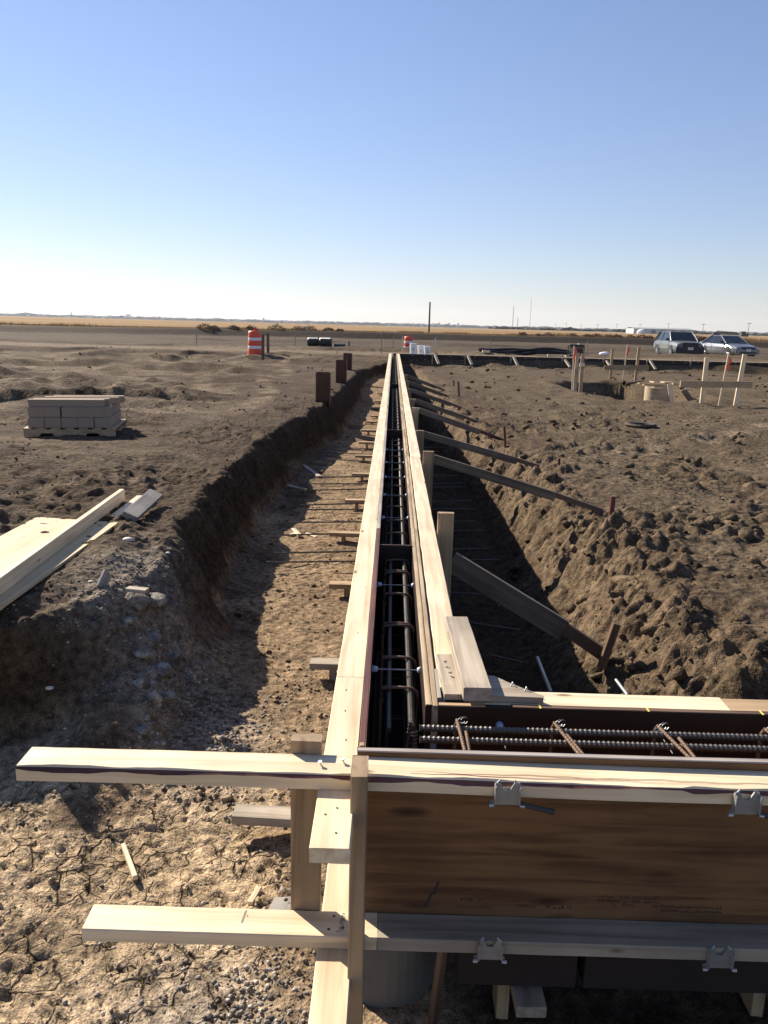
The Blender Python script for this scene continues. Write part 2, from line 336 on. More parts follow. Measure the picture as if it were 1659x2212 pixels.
# soil colours by place
def C(*c): return np.array(c)[None, :]
def mixc(a, b, k): return a*(1-k[:, None])+b*k[:, None]
TRK = [(-5.2, 11.0, -7.6, 22, 1.8), (-7.6, 22, -6.6, 31, 1.8), (-9.5, 14.5, -11.5, 28, 1.7), (-3.2, 12.5, -4.6, 29, 1.6), (3.5, 8.5, 9, 13.5, 1.6), (-13, 20, -4, 27, 1.7)]
def soil_colour(x, y, T, side, mud, st):
    n1 = fbm(x, y, 1.4, 3, 101, step=st); n2 = fbm(x, y, .28, 3, 102, step=st)
    c = np.broadcast_to(C(.150, .112, .080), (len(x), 3)).copy()
    c = mixc(c, C(.215, .172, .128), sm(.0, .5, n1)*.7)
    c = mixc(c, C(.085, .062, .045), sm(.05, .45, -n2)*.55)
    c = mixc(c, C(.225, .188, .138), sm(1.4, 2.4, x)*.6)
    # pale driven-over crust on the left and near the road
    tr = sm(.12, .4, fbm(x*.45-y*.22, y*.7+x*.3, 1.6, 3, 103, step=st))*sm(-2, -4, x)*sm(7, 12, y)
    c = mixc(c, C(.34, .28, .215), tr*.75)
    # paired wheel tracks pressed pale and dusty
    wob = .35*fbm(x, y, 5, 2, 131)
    for (x0, y0, x1, y1, gap) in TRK:
        dx, dy = x1-x0, y1-y0; L_ = math.hypot(dx, dy); d = ((x-x0)*dy-(y-y0)*dx)/L_+wob; s_ = ((x-x0)*dx+(y-y0)*dy)/L_
        k = np.zeros_like(x)
        for o in (-gap/2, gap/2): k = np.maximum(k, np.exp(-((d-o)/.24)**4))
        k = k*sm(-.5, .5, s_)*(1-sm(L_-1, L_+1, s_))*sm(-.35, .25, fbm(x, y, .6, 3, 132, step=st)); c = mixc(c, C(.40, .33, .255), k*.75)
    # banks, the left wall's colour darkened to paint in its shade
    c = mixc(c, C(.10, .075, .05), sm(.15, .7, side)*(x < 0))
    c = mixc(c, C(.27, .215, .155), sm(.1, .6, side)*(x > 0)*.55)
    inT = sm(.75, .98, T)
    c = mixc(c, C(.235, .185, .138), inT)
    sand = sm(-.25, .2, fbm(x, y, .8, 3, 104, step=st)+1.1*sm(-1.15, -.45, x)-.35+.3*sm(12, 7, y))
    c = mixc(c, C(.42, .325, .225), inT*sand*.9)
    c = mixc(c, C(.16, .11, .075), inT*sm(.05, .4, fbm(x, y, .35, 3, 105, step=st))*(1-sand*.75)*.8)
    c = mixc(c, C(.56, .46, .33), mud*.85)
    gr = np.exp(-((x+1.0+.35*(y-3.7))/.28)**2-((y-3.65)/.55)**2)+np.exp(-((x+.55)/.28)**2-((y-1.75)/.35)**2)+np.exp(-((x+1.45)/.3)**2-((y-4.2)/.5)**2)
    c = mixc(c, C(.42, .385, .34), np.clip(gr*1.3, 0, 1)*.85)
    # far lot, road, bank and field
    f = sm(37, 60, y); c = mixc(c, C(.175, .145, .112), f)
    band = sm(.1, .5, fbm(x*.06, y*.25, 3, 3, 106)); c = mixc(c, C(.10, .078, .058), band*sm(34, 40, y)*.8); b2 = sm(.05, .4, fbm(x*.15, y*.8, 2, 4, 116, step=st)); c = mixc(c, C(.085, .065, .048), b2*sm(36, 42, y)*(1-sm(80, 100, y))*.6)
    rd = sm(31.8, 32.4, y)*(1-sm(35.4, 36.8, y+.6*fbm(x, y, 3, 2, 107))); c = mixc(c, C(.36, .30, .235), rd*.85)
    rd2 = sm(44, 47, y)*(1-sm(56, 60, y))*sm(6, 12, x); c = mixc(c, C(.33, .275, .21), rd2*.7)
    yb = 128-np.clip(-x, 0, 60)*.65+np.clip(x, 0, 60)*.2
    c = mixc(c, C(.19, .16, .13), sm(yb-45, yb-38, y)*.7)
    c = mixc(c, C(.07, .055, .045), sm(yb-9, yb-5, y)*(1-sm(yb-.6, yb+.2, y))*sm(-45, -15, x))  # bank face turned from the sun, its shade put into the colour
    fd = sm(yb-.4, yb+1.5, y); c = mixc(c, C(.36, .245, .12), fd)
    c = mixc(c, C(.44, .34, .2), fd*sm(.0, .5, fbm(x*.03, y*.1, 30, 3, 108))*.8)
    c = mixc(c, C(.38, .30, .19), fd*sm(250, 500, y)*sm(-60, 20, x))
    c = mixc(c, C(.16, .13, .085), fd*sm(1200, 2500, y)*.8)
    c = mixc(c, C(.085, .062, .042), sm(.6, .98, T)*sm(.1, .4, x))  # right trench floor: dark wet soil, deepened to paint in the form's shade
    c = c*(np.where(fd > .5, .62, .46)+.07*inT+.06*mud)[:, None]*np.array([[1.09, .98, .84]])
    return np.clip(c, 0, 1)
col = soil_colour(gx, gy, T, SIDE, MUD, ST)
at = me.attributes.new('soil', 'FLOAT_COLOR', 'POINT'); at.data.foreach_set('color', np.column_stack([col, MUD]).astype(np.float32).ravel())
def soil_mat(name, attr=True, col=(.2, .15, .1)):
    m, n, l, p = newmat(name)
    geo = n.new('ShaderNodeNewGeometry')
    def noise(s, d=6):
        t = n.new('ShaderNodeTexNoise'); t.inputs['Scale'].default_value = s; t.inputs['Detail'].default_value = d; l.new(geo.outputs['Position'], t.inputs['Vector']); return t
    if attr:
        a = n.new('ShaderNodeAttribute'); a.attribute_name = 'soil'; cs = a.outputs['Color']
    else:
        a = n.new('ShaderNodeRGB'); a.outputs[0].default_value = col+(1,); cs = a.outputs[0]
    n1 = noise(22, 8); n2 = noise(3.5, 6); n3 = noise(120, 4)
    r1 = n.new('ShaderNodeMapRange'); r1.inputs[1].default_value = .3; r1.inputs[2].default_value = .7; r1.inputs[3].default_value = .45; r1.inputs[4].default_value = 1.55; l.new(n1.outputs[0], r1.inputs[0])
    r2 = n.new('ShaderNodeMapRange'); r2.inputs[1].default_value = .3; r2.inputs[2].default_value = .7; r2.inputs[3].default_value = .75; r2.inputs[4].default_value = 1.25; l.new(n2.outputs[0], r2.inputs[0])
    r3 = n.new('ShaderNodeMapRange'); r3.inputs[1].default_value = .3; r3.inputs[2].default_value = .7; r3.inputs[3].default_value = .55; r3.inputs[4].default_value = 1.5; l.new(n3.outputs[0], r3.inputs[0])
    m1 = n.new('ShaderNodeMath'); m1.operation = 'MULTIPLY'; l.new(r1.outputs[0], m1.inputs[0]); l.new(r2.outputs[0], m1.inputs[1])
    m2 = n.new('ShaderNodeMath'); m2.operation = 'MULTIPLY'; l.new(m1.outputs[0], m2.inputs[0]); l.new(r3.outputs[0], m2.inputs[1])
    vm = n.new('ShaderNodeVectorMath'); vm.operation = 'SCALE'; l.new(cs, vm.inputs[0]); l.new(m2.outputs[0], vm.inputs['Scale'])
    # pale specks of small stones
    vo = n.new('ShaderNodeTexVoronoi'); vo.inputs['Scale'].default_value = 55; l.new(geo.outputs['Position'], vo.inputs['Vector'])
    sr = ramp(n, [(0, (1, 1, 1)), (.10, (1, 1, 1)), (.16, (0, 0, 0))]); l.new(vo.outputs['Distance'], sr.inputs[0])
    n4 = noise(2.2, 3); r4 = n.new('ShaderNodeMapRange'); r4.inputs[1].default_value = .42; r4.inputs[2].default_value = .62; l.new(n4.outputs[0], r4.inputs[0])
    m3 = n.new('ShaderNodeMath'); m3.operation = 'MULTIPLY'; l.new(sr.outputs[0], m3.inputs[0]); l.new(r4.outputs[0], m3.inputs[1])
    m4 = n.new('ShaderNodeMath'); m4.operation = 'MULTIPLY'; l.new(m3.outputs[0], m4.inputs[0]); m4.inputs[1].default_value = .5
    mx = n.new('ShaderNodeMixRGB'); l.new(m4.outputs[0], mx.inputs[0]); l.new(vm.outputs[0], mx.inputs[1]); mx.inputs[2].default_value = (.26, .225, .18, 1)
    last = mx.outputs[0]; crk = None
    if attr:
        # drying cracks in the pale clay, two sizes
        dn = noise(9, 3); dv = n.new('ShaderNodeVectorMath'); dv.operation = 'MULTIPLY_ADD'; l.new(dn.outputs['Color'], dv.inputs[0]); dv.inputs[1].default_value = (.09, .09, 0); l.new(geo.outputs['Position'], dv.inputs[2])
        sq = n.new('ShaderNodeVectorMath'); sq.operation = 'MULTIPLY'; sq.inputs[1].default_value = (1, 1, 0); l.new(dv.outputs[0], sq.inputs[0])
        outs = []
        for sc_, wd_ in ((8.5, .05), (21, .05)):
            vc = n.new('ShaderNodeTexVoronoi'); vc.feature = 'DISTANCE_TO_EDGE'; vc.inputs['Scale'].default_value = sc_; l.new(sq.outputs[0], vc.inputs['Vector'])
            mr = n.new('ShaderNodeMapRange'); mr.inputs[1].default_value = 0; mr.inputs[2].default_value = wd_; mr.inputs[3].default_value = 1; mr.inputs[4].default_value = 0; l.new(vc.outputs['Distance'], mr.inputs[0]); outs.append(mr.outputs[0])
        h5 = n.new('ShaderNodeMath'); h5.operation = 'MULTIPLY'; l.new(outs[1], h5.inputs[0]); h5.inputs[1].default_value = .35
        cm = n.new('ShaderNodeMath'); cm.operation = 'MAXIMUM'; l.new(outs[0], cm.inputs[0]); l.new(h5.outputs[0], cm.inputs[1])
        mk = n.new('ShaderNodeMath'); mk.operation = 'MULTIPLY'; 
        cn = noise(6, 4); cr_ = n.new('ShaderNodeMapRange'); cr_.inputs[1].default_value = .42; cr_.inputs[2].default_value = .58; l.new(cn.outputs[0], cr_.inputs[0])
        ca = n.new('ShaderNodeMath'); ca.operation = 'MULTIPLY'; l.new(a.outputs['Alpha'], ca.inputs[0]); l.new(cr_.outputs[0], ca.inputs[1])
        l.new(cm.outputs[0], mk.inputs[0]); l.new(ca.outputs[0], mk.inputs[1])
        cx = n.new('ShaderNodeMixRGB'); l.new(mk.outputs[0], cx.inputs[0]); l.new(last, cx.inputs[1]); cx.inputs[2].default_value = (.05, .035, .022, 1); last = cx.outputs[0]; crk = mk.outputs[0]
    l.new(last, p.inputs['Base Color']); p.inputs['Roughness'].default_value = .95; p.inputs['Specular IOR Level'].default_value = .1
    hs = n.new('ShaderNodeMath'); hs.operation = 'MULTIPLY_ADD'; l.new(n1.outputs[0], hs.inputs[0]); hs.inputs[1].default_value = 1.0
    h2 = n.new('ShaderNodeMath'); h2.operation = 'MULTIPLY'; l.new(n3.outputs[0], h2.inputs[0]); h2.inputs[1].default_value = .22
    l.new(h2.outputs[0], hs.inputs[2])
    ho = hs.outputs[0]
    if crk is not None:
        h6 = n.new('ShaderNodeMath'); h6.operation = 'MULTIPLY_ADD'; l.new(crk, h6.inputs[0]); h6.inputs[1].default_value = -.45; l.new(ho, h6.inputs[2]); ho = h6.outputs[0]
    b = n.new('ShaderNodeBump'); b.inputs['Strength'].default_value = 1.0; b.inputs['Distance'].default_value = .026; l.new(ho, b.inputs['Height']); l.new(b.outputs[0], p.inputs['Normal'])
    return m
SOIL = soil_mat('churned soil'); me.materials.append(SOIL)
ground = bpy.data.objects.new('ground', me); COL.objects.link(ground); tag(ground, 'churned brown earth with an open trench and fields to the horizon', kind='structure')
def gh(x, y):
    a = np.array([float(x)]); b = np.array([float(y)])
    return float(height(a, b)[0][0])
# ------------------------------------------------------------------ clods and gravel (nobody could count them)
def ico(sub):
    bm = bmesh.new(); bmesh.ops.create_icosphere(bm, subdivisions=sub, radius=1); v = np.array([p.co[:] for p in bm.verts]); f = np.array([[q.index for q in t.verts] for t in bm.faces]); bm.free(); return v, f
ICO1, ICO2 = ico(1), ico(2)
def scatter(name, X, Y, S, proto, mat, colour, label, flatn=.7, jag=.28, lift=.25):
    pv, pf = proto; N = len(X); K = len(pv)
    z, T_, s_, g_, m_ = height(X, Y)
    a = rng.uniform(0, 6.283, N); ca, sa = np.cos(a)[:, None], np.sin(a)[:, None]
    sx = S*rng.uniform(.7, 1.3, N); sy = S*rng.uniform(.7, 1.3, N); sz = S*flatn*rng.uniform(.7, 1.2, N)
    jit = 1+rng.uniform(-jag, jag, (N, K))
    if K > 20:
        d = rng.normal(size=(N, 3, 3)); 
        jit = jit*.75+.25
        for q_ in range(3):
            dd = d[:, q_]/np.linalg.norm(d[:, q_], axis=1)[:, None]
            jit += .22*np.maximum(0, dd @ pv.T)**3*rng.choice([-1, 1], N)[:, None]
    vx = pv[None, :, 0]*jit*sx[:, None]; vy = pv[None, :, 1]*jit*sy[:, None]; vz = pv[None, :, 2]*jit*sz[:, None]
    tl = rng.normal(0, .25, N)[:, None]; vz = vz+tl*vx
    co = np.stack([X[:, None]+vx*ca-vy*sa, Y[:, None]+vx*sa+vy*ca, z[:, None]+vz+(sz*lift)[:, None]], -1).reshape(-1, 3)
    F = (pf[None]+(np.arange(N)*K)[:, None, None]).reshape(-1, 3)
    m = bpy.data.meshes.new(name); m.vertices.add(len(co)); m.vertices.foreach_set('co', co.astype(np.float32).ravel())
    m.loops.add(F.size); m.loops.foreach_set('vertex_index', F.ravel().astype(np.int32)); m.polygons.add(len(F)); m.polygons.foreach_set('loop_start', np.arange(0, F.size, 3, dtype=np.int32))
    m.update(calc_edges=True); m.materials.append(mat)
    if colour is None: c = soil_colour(X, Y, T_, s_, m_, np.full_like(X, .01))*rng.uniform(.8, 1.35, N)[:, None]
    else: c = np.array(colour)[rng.integers(0, len(colour), N)]*rng.uniform(.6, 1.15, N)[:, None]
    c = np.repeat(c, K, 0); a_ = m.attributes.new('soil', 'FLOAT_COLOR', 'POINT'); a_.data.foreach_set('color', np.column_stack([np.clip(c, 0, 1), np.zeros(len(c))]).astype(np.float32).ravel())
    o = bpy.data.objects.new(name, m); COL.objects.link(o); return tag(o, label, name.replace('_', ' '), kind='stuff')
def pts(n, x0, x1, y0, y1, fn, p=1.0):
    X = rng.uniform(x0, x1, n); Y = y0*(y1/y0)**(rng.uniform(0, 1, n)**p); k = fn(X, Y) > rng.uniform(0, 1, n); return X[k], Y[k]
def join(*a): return np.concatenate([q_[0] for q_ in a]), np.concatenate([q_[1] for q_ in a])
xrf = lambda Y: ip(Y, CR); xlf = lambda Y: ip(Y, CL)
clump = lambda X, Y, s=1.: np.clip(.25+1.1*fbm(X, Y, .8, 2, 200+int(s)), 0, 1)
BX, BY = join(pts(5200, 1.0, 6.5, 2.4, 13, lambda X, Y: clump(X, Y)*(X > xrf(Y)-.75)*np.exp(-np.clip(X-xrf(Y), 0, 9)*.35)),
              pts(700, -6, -1.6, 3.2, 16, lambda X, Y: clump(X, Y, 2)*(X < xlf(Y)-.05)), pts(900, -2.1, -.7, 2.9, 18, lambda X, Y: np.exp(-((X-xlf(Y)-.38)/.16)**2)),
              pts(300, -1.5, -.3, 2.2, 20, lambda X, Y: .5+0*X),
              pts(1500, -13, -1.6, 12, 34, lambda X, Y: clump(X, Y, 7)*(X < xlf(Y)-.1)), pts(1500, 1.2, 14, 12, 30.5, lambda X, Y: clump(X, Y, 8)))
scatter('soil_clods', BX, BY, .009+.042*rng.power(.30, len(BX))*np.where(BX > 1, 1, .5)*np.clip(BY/13, 1, 1.9), ICO2, SOIL, None, 'lumps of broken brown soil strewn over the banks and the lot')
SX, SY = join(pts(15000, 1.1, 8, 2.3, 16, lambda X, Y: clump(X, Y, 3)*(X > xrf(Y)-.8)*np.exp(-np.clip(X-xrf(Y), 0, 9)*.3)),
              pts(6000, -7, -1.5, 3.0, 16, lambda X, Y: clump(X, Y, 4)*(X < xlf(Y)+.1)),
              pts(7000, -2.1, -.15, 1.75, 14, lambda X, Y: clump(X, Y, 5)*.8*(X > xlf(Y)-.1)))
scatter('soil_crumbs', SX, SY, .004+.011*rng.power(.6, len(SX)), ICO1, SOIL, None, 'small crumbs of dry brown soil scattered on the ground')
PX, PY = join(pts(14000, -1.7, -.35, 2.9, 5.0, lambda X, Y: np.exp(-((X+1.0+.35*(Y-3.7))/.24)**2-((Y-3.65)/.5)**2)),
              pts(3500, -.95, -.2, 1.75, 2.4, lambda X, Y: .75*np.exp(-((X+.38)/.22)**2-((Y-1.95)/.25)**2)*np.clip(.6+fbm(X, Y, .2, 2, 231), 0, 1)),
              pts(5000, -2.0, -.2, 1.75, 4.5, lambda X, Y: .10+.5*np.clip(fbm(X, Y, .5, 2, 230), 0, 1)),
              pts(3000, -2.0, -1.2, 3.4, 4.9, lambda X, Y: .8*np.exp(-((X+1.45)/.25)**2-((Y-4.2)/.4)**2)),
              pts(1500, -6, 5, 3, 14, lambda X, Y: .25+0*X))
scatter('gravel', PX, PY, .003+.0075*rng.power(.8, len(PX))*np.where(PX > 1, .7, 1)*(1+.6*np.exp(-((PX+1.0)/.4)**2-((PY-3.7)/.6)**2)), ICO1, SOIL, [(.30, .265, .22), (.24, .205, .165), (.38, .34, .29), (.22, .17, .12)], 'grey rounded gravel spilled down the bank onto the trench floor', flatn=.65, jag=.12)
# ------------------------------------------------------------------ boards
def board_me(L, w, t, mat, segs=1, ch=.0025, jag=0, name='board'):
    """length on X from 0 to L, centred on Y and Z"""
    mb = MB(); a, b = w/2, t/2; prof = [(-a+ch, -b), (a-ch, -b), (a, -b+ch), (a, b-ch), (a-ch, b), (-a+ch, b), (-a, b-ch), (-a, -b+ch)]
    v = []
    for i in range(segs+1):
        x = L*i/segs; dy = random.uniform(-jag, jag); dz = random.uniform(-jag, jag)*.4
        for k, (y, z) in enumerate(prof):
            jx = random.uniform(-jag, jag)*1.5 if jag and i in (0, segs) else 0
            v.append((x+jx, y+(dy if y > 0 else dy*.3)+random.uniform(-jag, jag)*.4, z+dz*(1 if z < 0 else .3)))
    f = [(i*8+k, i*8+(k+1) % 8, (i+1)*8+(k+1) % 8, (i+1)*8+k) for i in range(segs) for k in range(8)]
    f = [q_[::-1] for q_ in f]; f += [tuple(range(8)), tuple(segs*8+k for k in range(8))[::-1]]
    mb.add(v, f); return mb.me(name, mat)
def frame_to(p0, p1, up=(0, 0, 1)):
    p0, p1 = Vector(p0), Vector(p1); x = (p1-p0).normalized(); u = Vector(up); y = u.cross(x)
    if y.length < 1e-4: y = Vector((0, 1, 0)).cross(x)
    y.normalize(); z = x.cross(y)
    return Matrix(((x.x, y.x, z.x, p0.x), (x.y, y.y, z.y, p0.y), (x.z, y.z, z.z, p0.z), (0, 0, 0, 1))), (p1-p0).length
def beam(name, p0, p1, w, t, mat, parent=None, up=(0, 0, 1), jag=.0006, segs=None, me=None):
    M, L = frame_to(p0, p1, up)
    if me is None: me = board_me(L, w, t, mat, segs or max(1, min(40, int(L/.12))), jag=jag, name=name)
    return link(name, me, parent, M)
def solo(o, label, cat, group=None): return tag(o, label, cat, group)
def nail(parent, p, r=.0035, d=(0, 0, 1)):
    mb = MB(); d = Vector(d).normalized(); p = Vector(p)
    mb.tube([p, p+d*.011], .0019, 6); mb.tube([p+d*.011, p+d*.0135], r, 8); return mb.build('nail', ZINC, parent)
# ------------------------------------------------------------------ long form, left side
lf = thing('wall_form', (-.06, 1.74, FLOOR), 'long left plywood side of the beam form with a pale sunlit board along its top', 'wall form')
PT = .018
yy = [1.7395, 4.01, 6.45, 8.89, 11.33, 13.77, 16.2, 18.65, 21.1, 23.5, 26, 28.5, 31.0]
for a, b in zip(yy[:-1], yy[1:]):
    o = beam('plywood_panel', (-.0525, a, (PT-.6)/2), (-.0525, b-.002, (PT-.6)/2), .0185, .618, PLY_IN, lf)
    beam('panel_edge', (-.0525, a+.001, PT+.0005), (-.0525, b-.003, PT+.0005), .0188, .003, W_RED if a < 3.9 else PLY_GREYEDGE, lf, jag=.0008)
for a, b in zip([1.42, 2.242, 7.654, 13.05, 18.2, 23.4, 27.6], [2.240, 7.65, 13.046, 18.196, 23.395, 27.59, 31.4]):
    beam('top_waler', (-.1065, a, -.019), (-.1065, b-.001, -.019), .0885, .038, W_NEW, lf, jag=.0008)
for a, b in zip([1.0, 5.2, 11, 17, 24], [5.197, 10.99, 16.99, 23.99, 31.2]):
    beam('lower_waler', (-.1065, a, -.475), (-.1065, b, -.475), .0885, .038, W_NEW, lf)
for a, b in zip([2.30, 4.4, 6.9, 9.4, 12, 15, 18, 21, 24], [4.38, 6.88, 9.38, 11.98, 14.98, 17.98, 20.98, 23.98, 31]):
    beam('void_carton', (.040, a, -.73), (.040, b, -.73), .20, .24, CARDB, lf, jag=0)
# ------------------------------------------------------------------ long form, right side
rf = thing('wall_form', (.15, 2.09, FLOOR), 'long right plywood side of the beam form with a warm pale board along its top', 'wall form')
for a, b in zip([2.068, 4.1, 6.54, 9, 11.4, 13.8, 16.3, 18.7, 21.2, 23.6, 26, 28.4], [4.098, 6.538, 8.998, 11.398, 13.798, 16.298, 18.698, 21.198, 23.598, 25.998, 28.398, 31.39]):
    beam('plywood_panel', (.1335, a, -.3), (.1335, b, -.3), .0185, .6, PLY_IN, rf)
    beam('panel_edge', (.1335, a+.001, .0015), (.1335, b-.001, .0015), .0175, .003, PLY_EDGE, rf, jag=.001)
    beam('backing_strip', (.153, a, -.05), (.153, b-.002, -.05), .019, .10, PLY_EDGE, rf, jag=.0008)
beam('backing_strip', (.1695, 2.12, -.025), (.1695, 2.32, -.025), .013, .05, W_GREY, rf)
for a, b in zip([2.185, 6.503, 11.6, 16.8, 22, 27.2], [6.50, 11.596, 16.79, 21.99, 27.19, 31.3]):
    beam('top_waler', (.2155+.002*(a > 6), a, -.019), (.2155-.004*(a < 6), b, -.019), .0885, .038, W_NEW, rf, jag=.0018)
for a, b in zip([2.2, 7.4, 13, 19, 25], [7.39, 12.99, 18.99, 24.99, 31.2]):
    beam('lower_waler', (.2155, a, -.475), (.2155, b, -.475), .0885, .038, W_OLD, rf)
for k, (Y, zt) in enumerate([(3.736, 0), (8.15, 0), (14.8, 0)]):
    d = solo(beam('bulkhead_board', (-.042, Y, -.28), (.1235, Y, -.28), .012, .57, PLY_IN), ['thin upright divider board across the form, nearest the corner', 'thin upright divider board across the form, middle one of three', 'thin upright divider board across the form, farthest one'][k], 'divider board', 'divider boards across the long form')
    beam('board_edge', (-.042, Y, .007), (.1235, Y, .007), .0125, .003, W_DARKB, d)
# form ties with pale plastic cones
for i, Y in enumerate([2.42, 3.3, 4.55, 5.2, 5.85, 6.5, 7.2]):
    t = thing('form_tie', (.04, Y, -.05), None, 'form tie', 'form ties with plastic cones inside the long form')
    t['label'] = 'thin wire tie with pale plastic cones between the plywood sides of the long form'
    mb = MB(); mb.tube([(-.043, Y, -.055), (.124, Y, -.055)], .0022, 6); mb.build('tie_wire', ZINC, t)
    for x0, x1 in ((-.0425, -.022), (.1235, .112)):
        mb = MB(); mb.tube([(x0, Y, -.055), (x1, Y, -.055)], .01, 12, rs=[.013, .008]); mb.build('cone', BLUEP if x0 < 0 else WHITEP, t, smooth=True)
# ------------------------------------------------------------------ front cross form
ff = thing('wall_form', (0, 1.73, FLOOR), 'nearest plywood form wall across the corner with stamped brown face and clamps', 'wall form')
XE = 2.6
beam('plywood_panel', (-.062, 1.7285, -.24), (XE, 1.7285, -.24), .0185, .58, PLY, ff, jag=0)
beam('panel_edge', (-.062, 1.7285, .0515), (XE, 1.7285, .0515), .0187, .003, PLY_GREYEDGE, ff, jag=.001)
# split and bark-edged top waler
def waney(name, x0, x1, y0, y1, z0, z1, parent):
    n = 120; mb = MB(); v = []
    for i in range(n+1):
        x = x0+(x1-x0)*i/n; s = abs(math.sin(i*.37)*math.sin(i*.11+1)); c = .004+.007*s+random.uniform(0, .002)
        if .60 < x < .72: c *= .4
        w1 = .0015*math.sin(i*.23); zz_ = .0015*math.sin(i*.09)-.0075*max(0, min(1, (x+.1)/1.1)); 
        v += [(x, y0+w1, z0+zz_), (x, y0+w1-.0005, z1+zz_-c*1.3), (x, y0+c*.9, z1+zz_-c*.45), (x, y0+c*1.25, z1+zz_), (x, y1+random.uniform(-.0008, .0008), z1+zz_), (x, y1, z0+zz_)]
    f = []; m = []
    for i in range(n):
        for k in range(6):
            f.append((i*6+k, (i+1)*6+k, (i+1)*6+(k+1) % 6, i*6+(k+1) % 6)); m.append(1 if k == 1 else 0)
    mb.v = v; mb.f = f; mb.m = m; mb.add(v[:6], [(0, 1, 2, 3, 4, 5)]); mb.add(v[-6:], [(5, 4, 3, 2, 1, 0)])
    return mb.build(name, [W_NEW, W_RED], parent)
waney('top_waler', -.875, XE, 1.63, 1.7185, .0, .038, ff)
# drying splits along the top board
mb = MB()
for (a, b, y) in [(-.62, .95, 1.651), (.0, 1.3, 1.660), (-.5, -.2, 1.645)]:
    n = 40
    for i in range(n):
        x0_, x1_ = a+(b-a)*i/n, a+(b-a)*(i+1)/n; ya = y+.002*math.sin(i*.7)+.0015*math.sin(i*1.9); yb_ = y+.002*math.sin((i+1)*.7)+.0015*math.sin((i+1)*1.9)
        za = .0383-.0075*max(0, min(1, (x0_+.1)/1.1)); zb = .0383-.0075*max(0, min(1, (x1_+.1)/1.1)); wd = .0009*math.sin(math.pi*(i+.5)/n)+.0002
        mb.add([(x0_, ya-wd, za), (x1_, yb_-wd, zb), (x1_, yb_+wd, zb), (x0_, ya+wd, za)], [(0, 1, 2, 3)])
mb.build('drying_split', W_RED, ff)
beam('lower_waler', (-.748, 1.6745, -.437), (.0, 1.6745, -.437), .0885, .038, W_NEW, ff, segs=20)
beam('lower_waler', (.001, 1.6745, -.437), (XE, 1.6745, -.437), .0885, .038, W_TAN, ff, segs=30, jag=.0012)  # shade painted in: darker wood than the sunlit left length
up_ = (0, 1, 0)
beam('upright', (-.0500, 1.585, FLOOR-.05), (-.0505, 1.585, .095), .088, .038, W_BROWN, ff, up=(1, 0, 0), jag=.0008)
beam('upright', (-.1905, 1.740, -.47), (-.1905, 1.740, .074), .0775, .038, W_BROWN, ff, up=up_, jag=.001)
beam('spacer_block', (-.0505, 1.75, .0), (-.0505, 1.765, .0), .014, .10, W_WARM, ff, up=(0, 0, 1))
for p in [(-.147, 1.672, .038), (-.093, 1.688, .038)]: nail(ff, p, .0055, (-.25, -.2, 1))
for p in [(-.098, 1.86, .0), (-.11, 2.02, 0), (-.10, 2.6, 0), (-.115, 2.15, 0), (-.09, 3.1, 0)]:
    mb = MB(); mb.box((p[0], p[1], .0006), (.0022, .009, .0012)); mb.build('nail', LEVER, lf)
for p in [(-.10, 1.56, .0), (-.125, 1.535, 0), (-.096, 1.47, 0)]:
    mb = MB(); mb.tube([p, (p[0], p[1], .0012)], .0025, 8); mb.build('nail', LEVER, lf)
# clamps
def clamp(cx, cz, lever, low=False):
    b = thing('clamp', (cx, 1.629, cz), None, None); b.parent = ff; M = pm(ff).inverted() @ Matrix.Translation((cx, 1.629, cz)); b.location = M.to_translation()
    for k in ('label', 'category', 'group'):
        if k in b: del b[k]
    mb = MB(); y = 1.6265; s = .029
    o_ = [(-s, .024), (-s+.012, .026), (0-.008, .006), (.006, .004), (s-.012, .026), (s, .026), (s+.001, -.022), (s+.010, -.027), (s+.009, -.033), (-s-.009, -.033), (-s-.011, -.027), (-s-.001, -.022)]
    fr = [(cx+a, y-.004, cz+c_) for a, c_ in o_]; bk = [(cx+a, y, cz+c_) for a, c_ in o_]; n = len(o_)
    mb.add(fr+bk, [tuple(range(n)), tuple(range(n, 2*n))[::-1]]+[(i, i+n, (i+1) % n+n, (i+1) % n) for i in range(n)])
    for sx in (-1, 1):
        mb.box((cx+sx*s, y-.009, cz-.002), (.003, .018, .046)); mb.tube([(cx+sx*(s+.002), y-.012, cz-.030), (cx+sx*(s+.013), y-.012, cz-.031)], .0045, 8)
        mb.tube([(cx+sx*(s-.004), y-.007, cz+.026), (cx+sx*(s-.012), y-.001, cz+.030)], .003, 6)
    mb.build('bracket', ZINC, b)
    if lever:
        mb = MB(); p = Vector((cx+.03, y-.008, cz-.026)); mb.tube([p, p+Vector((.045, -.002, -.010)), p+Vector((.083, -.004, -.017))], .0065, 10, rs=[.006, .0065, .0075]); mb.build('lever', LEVER, b)
    return b
clamp(.300, .012, True); clamp(.868, .005, True); clamp(.285, -.432, False); clamp(.862, -.436, False)
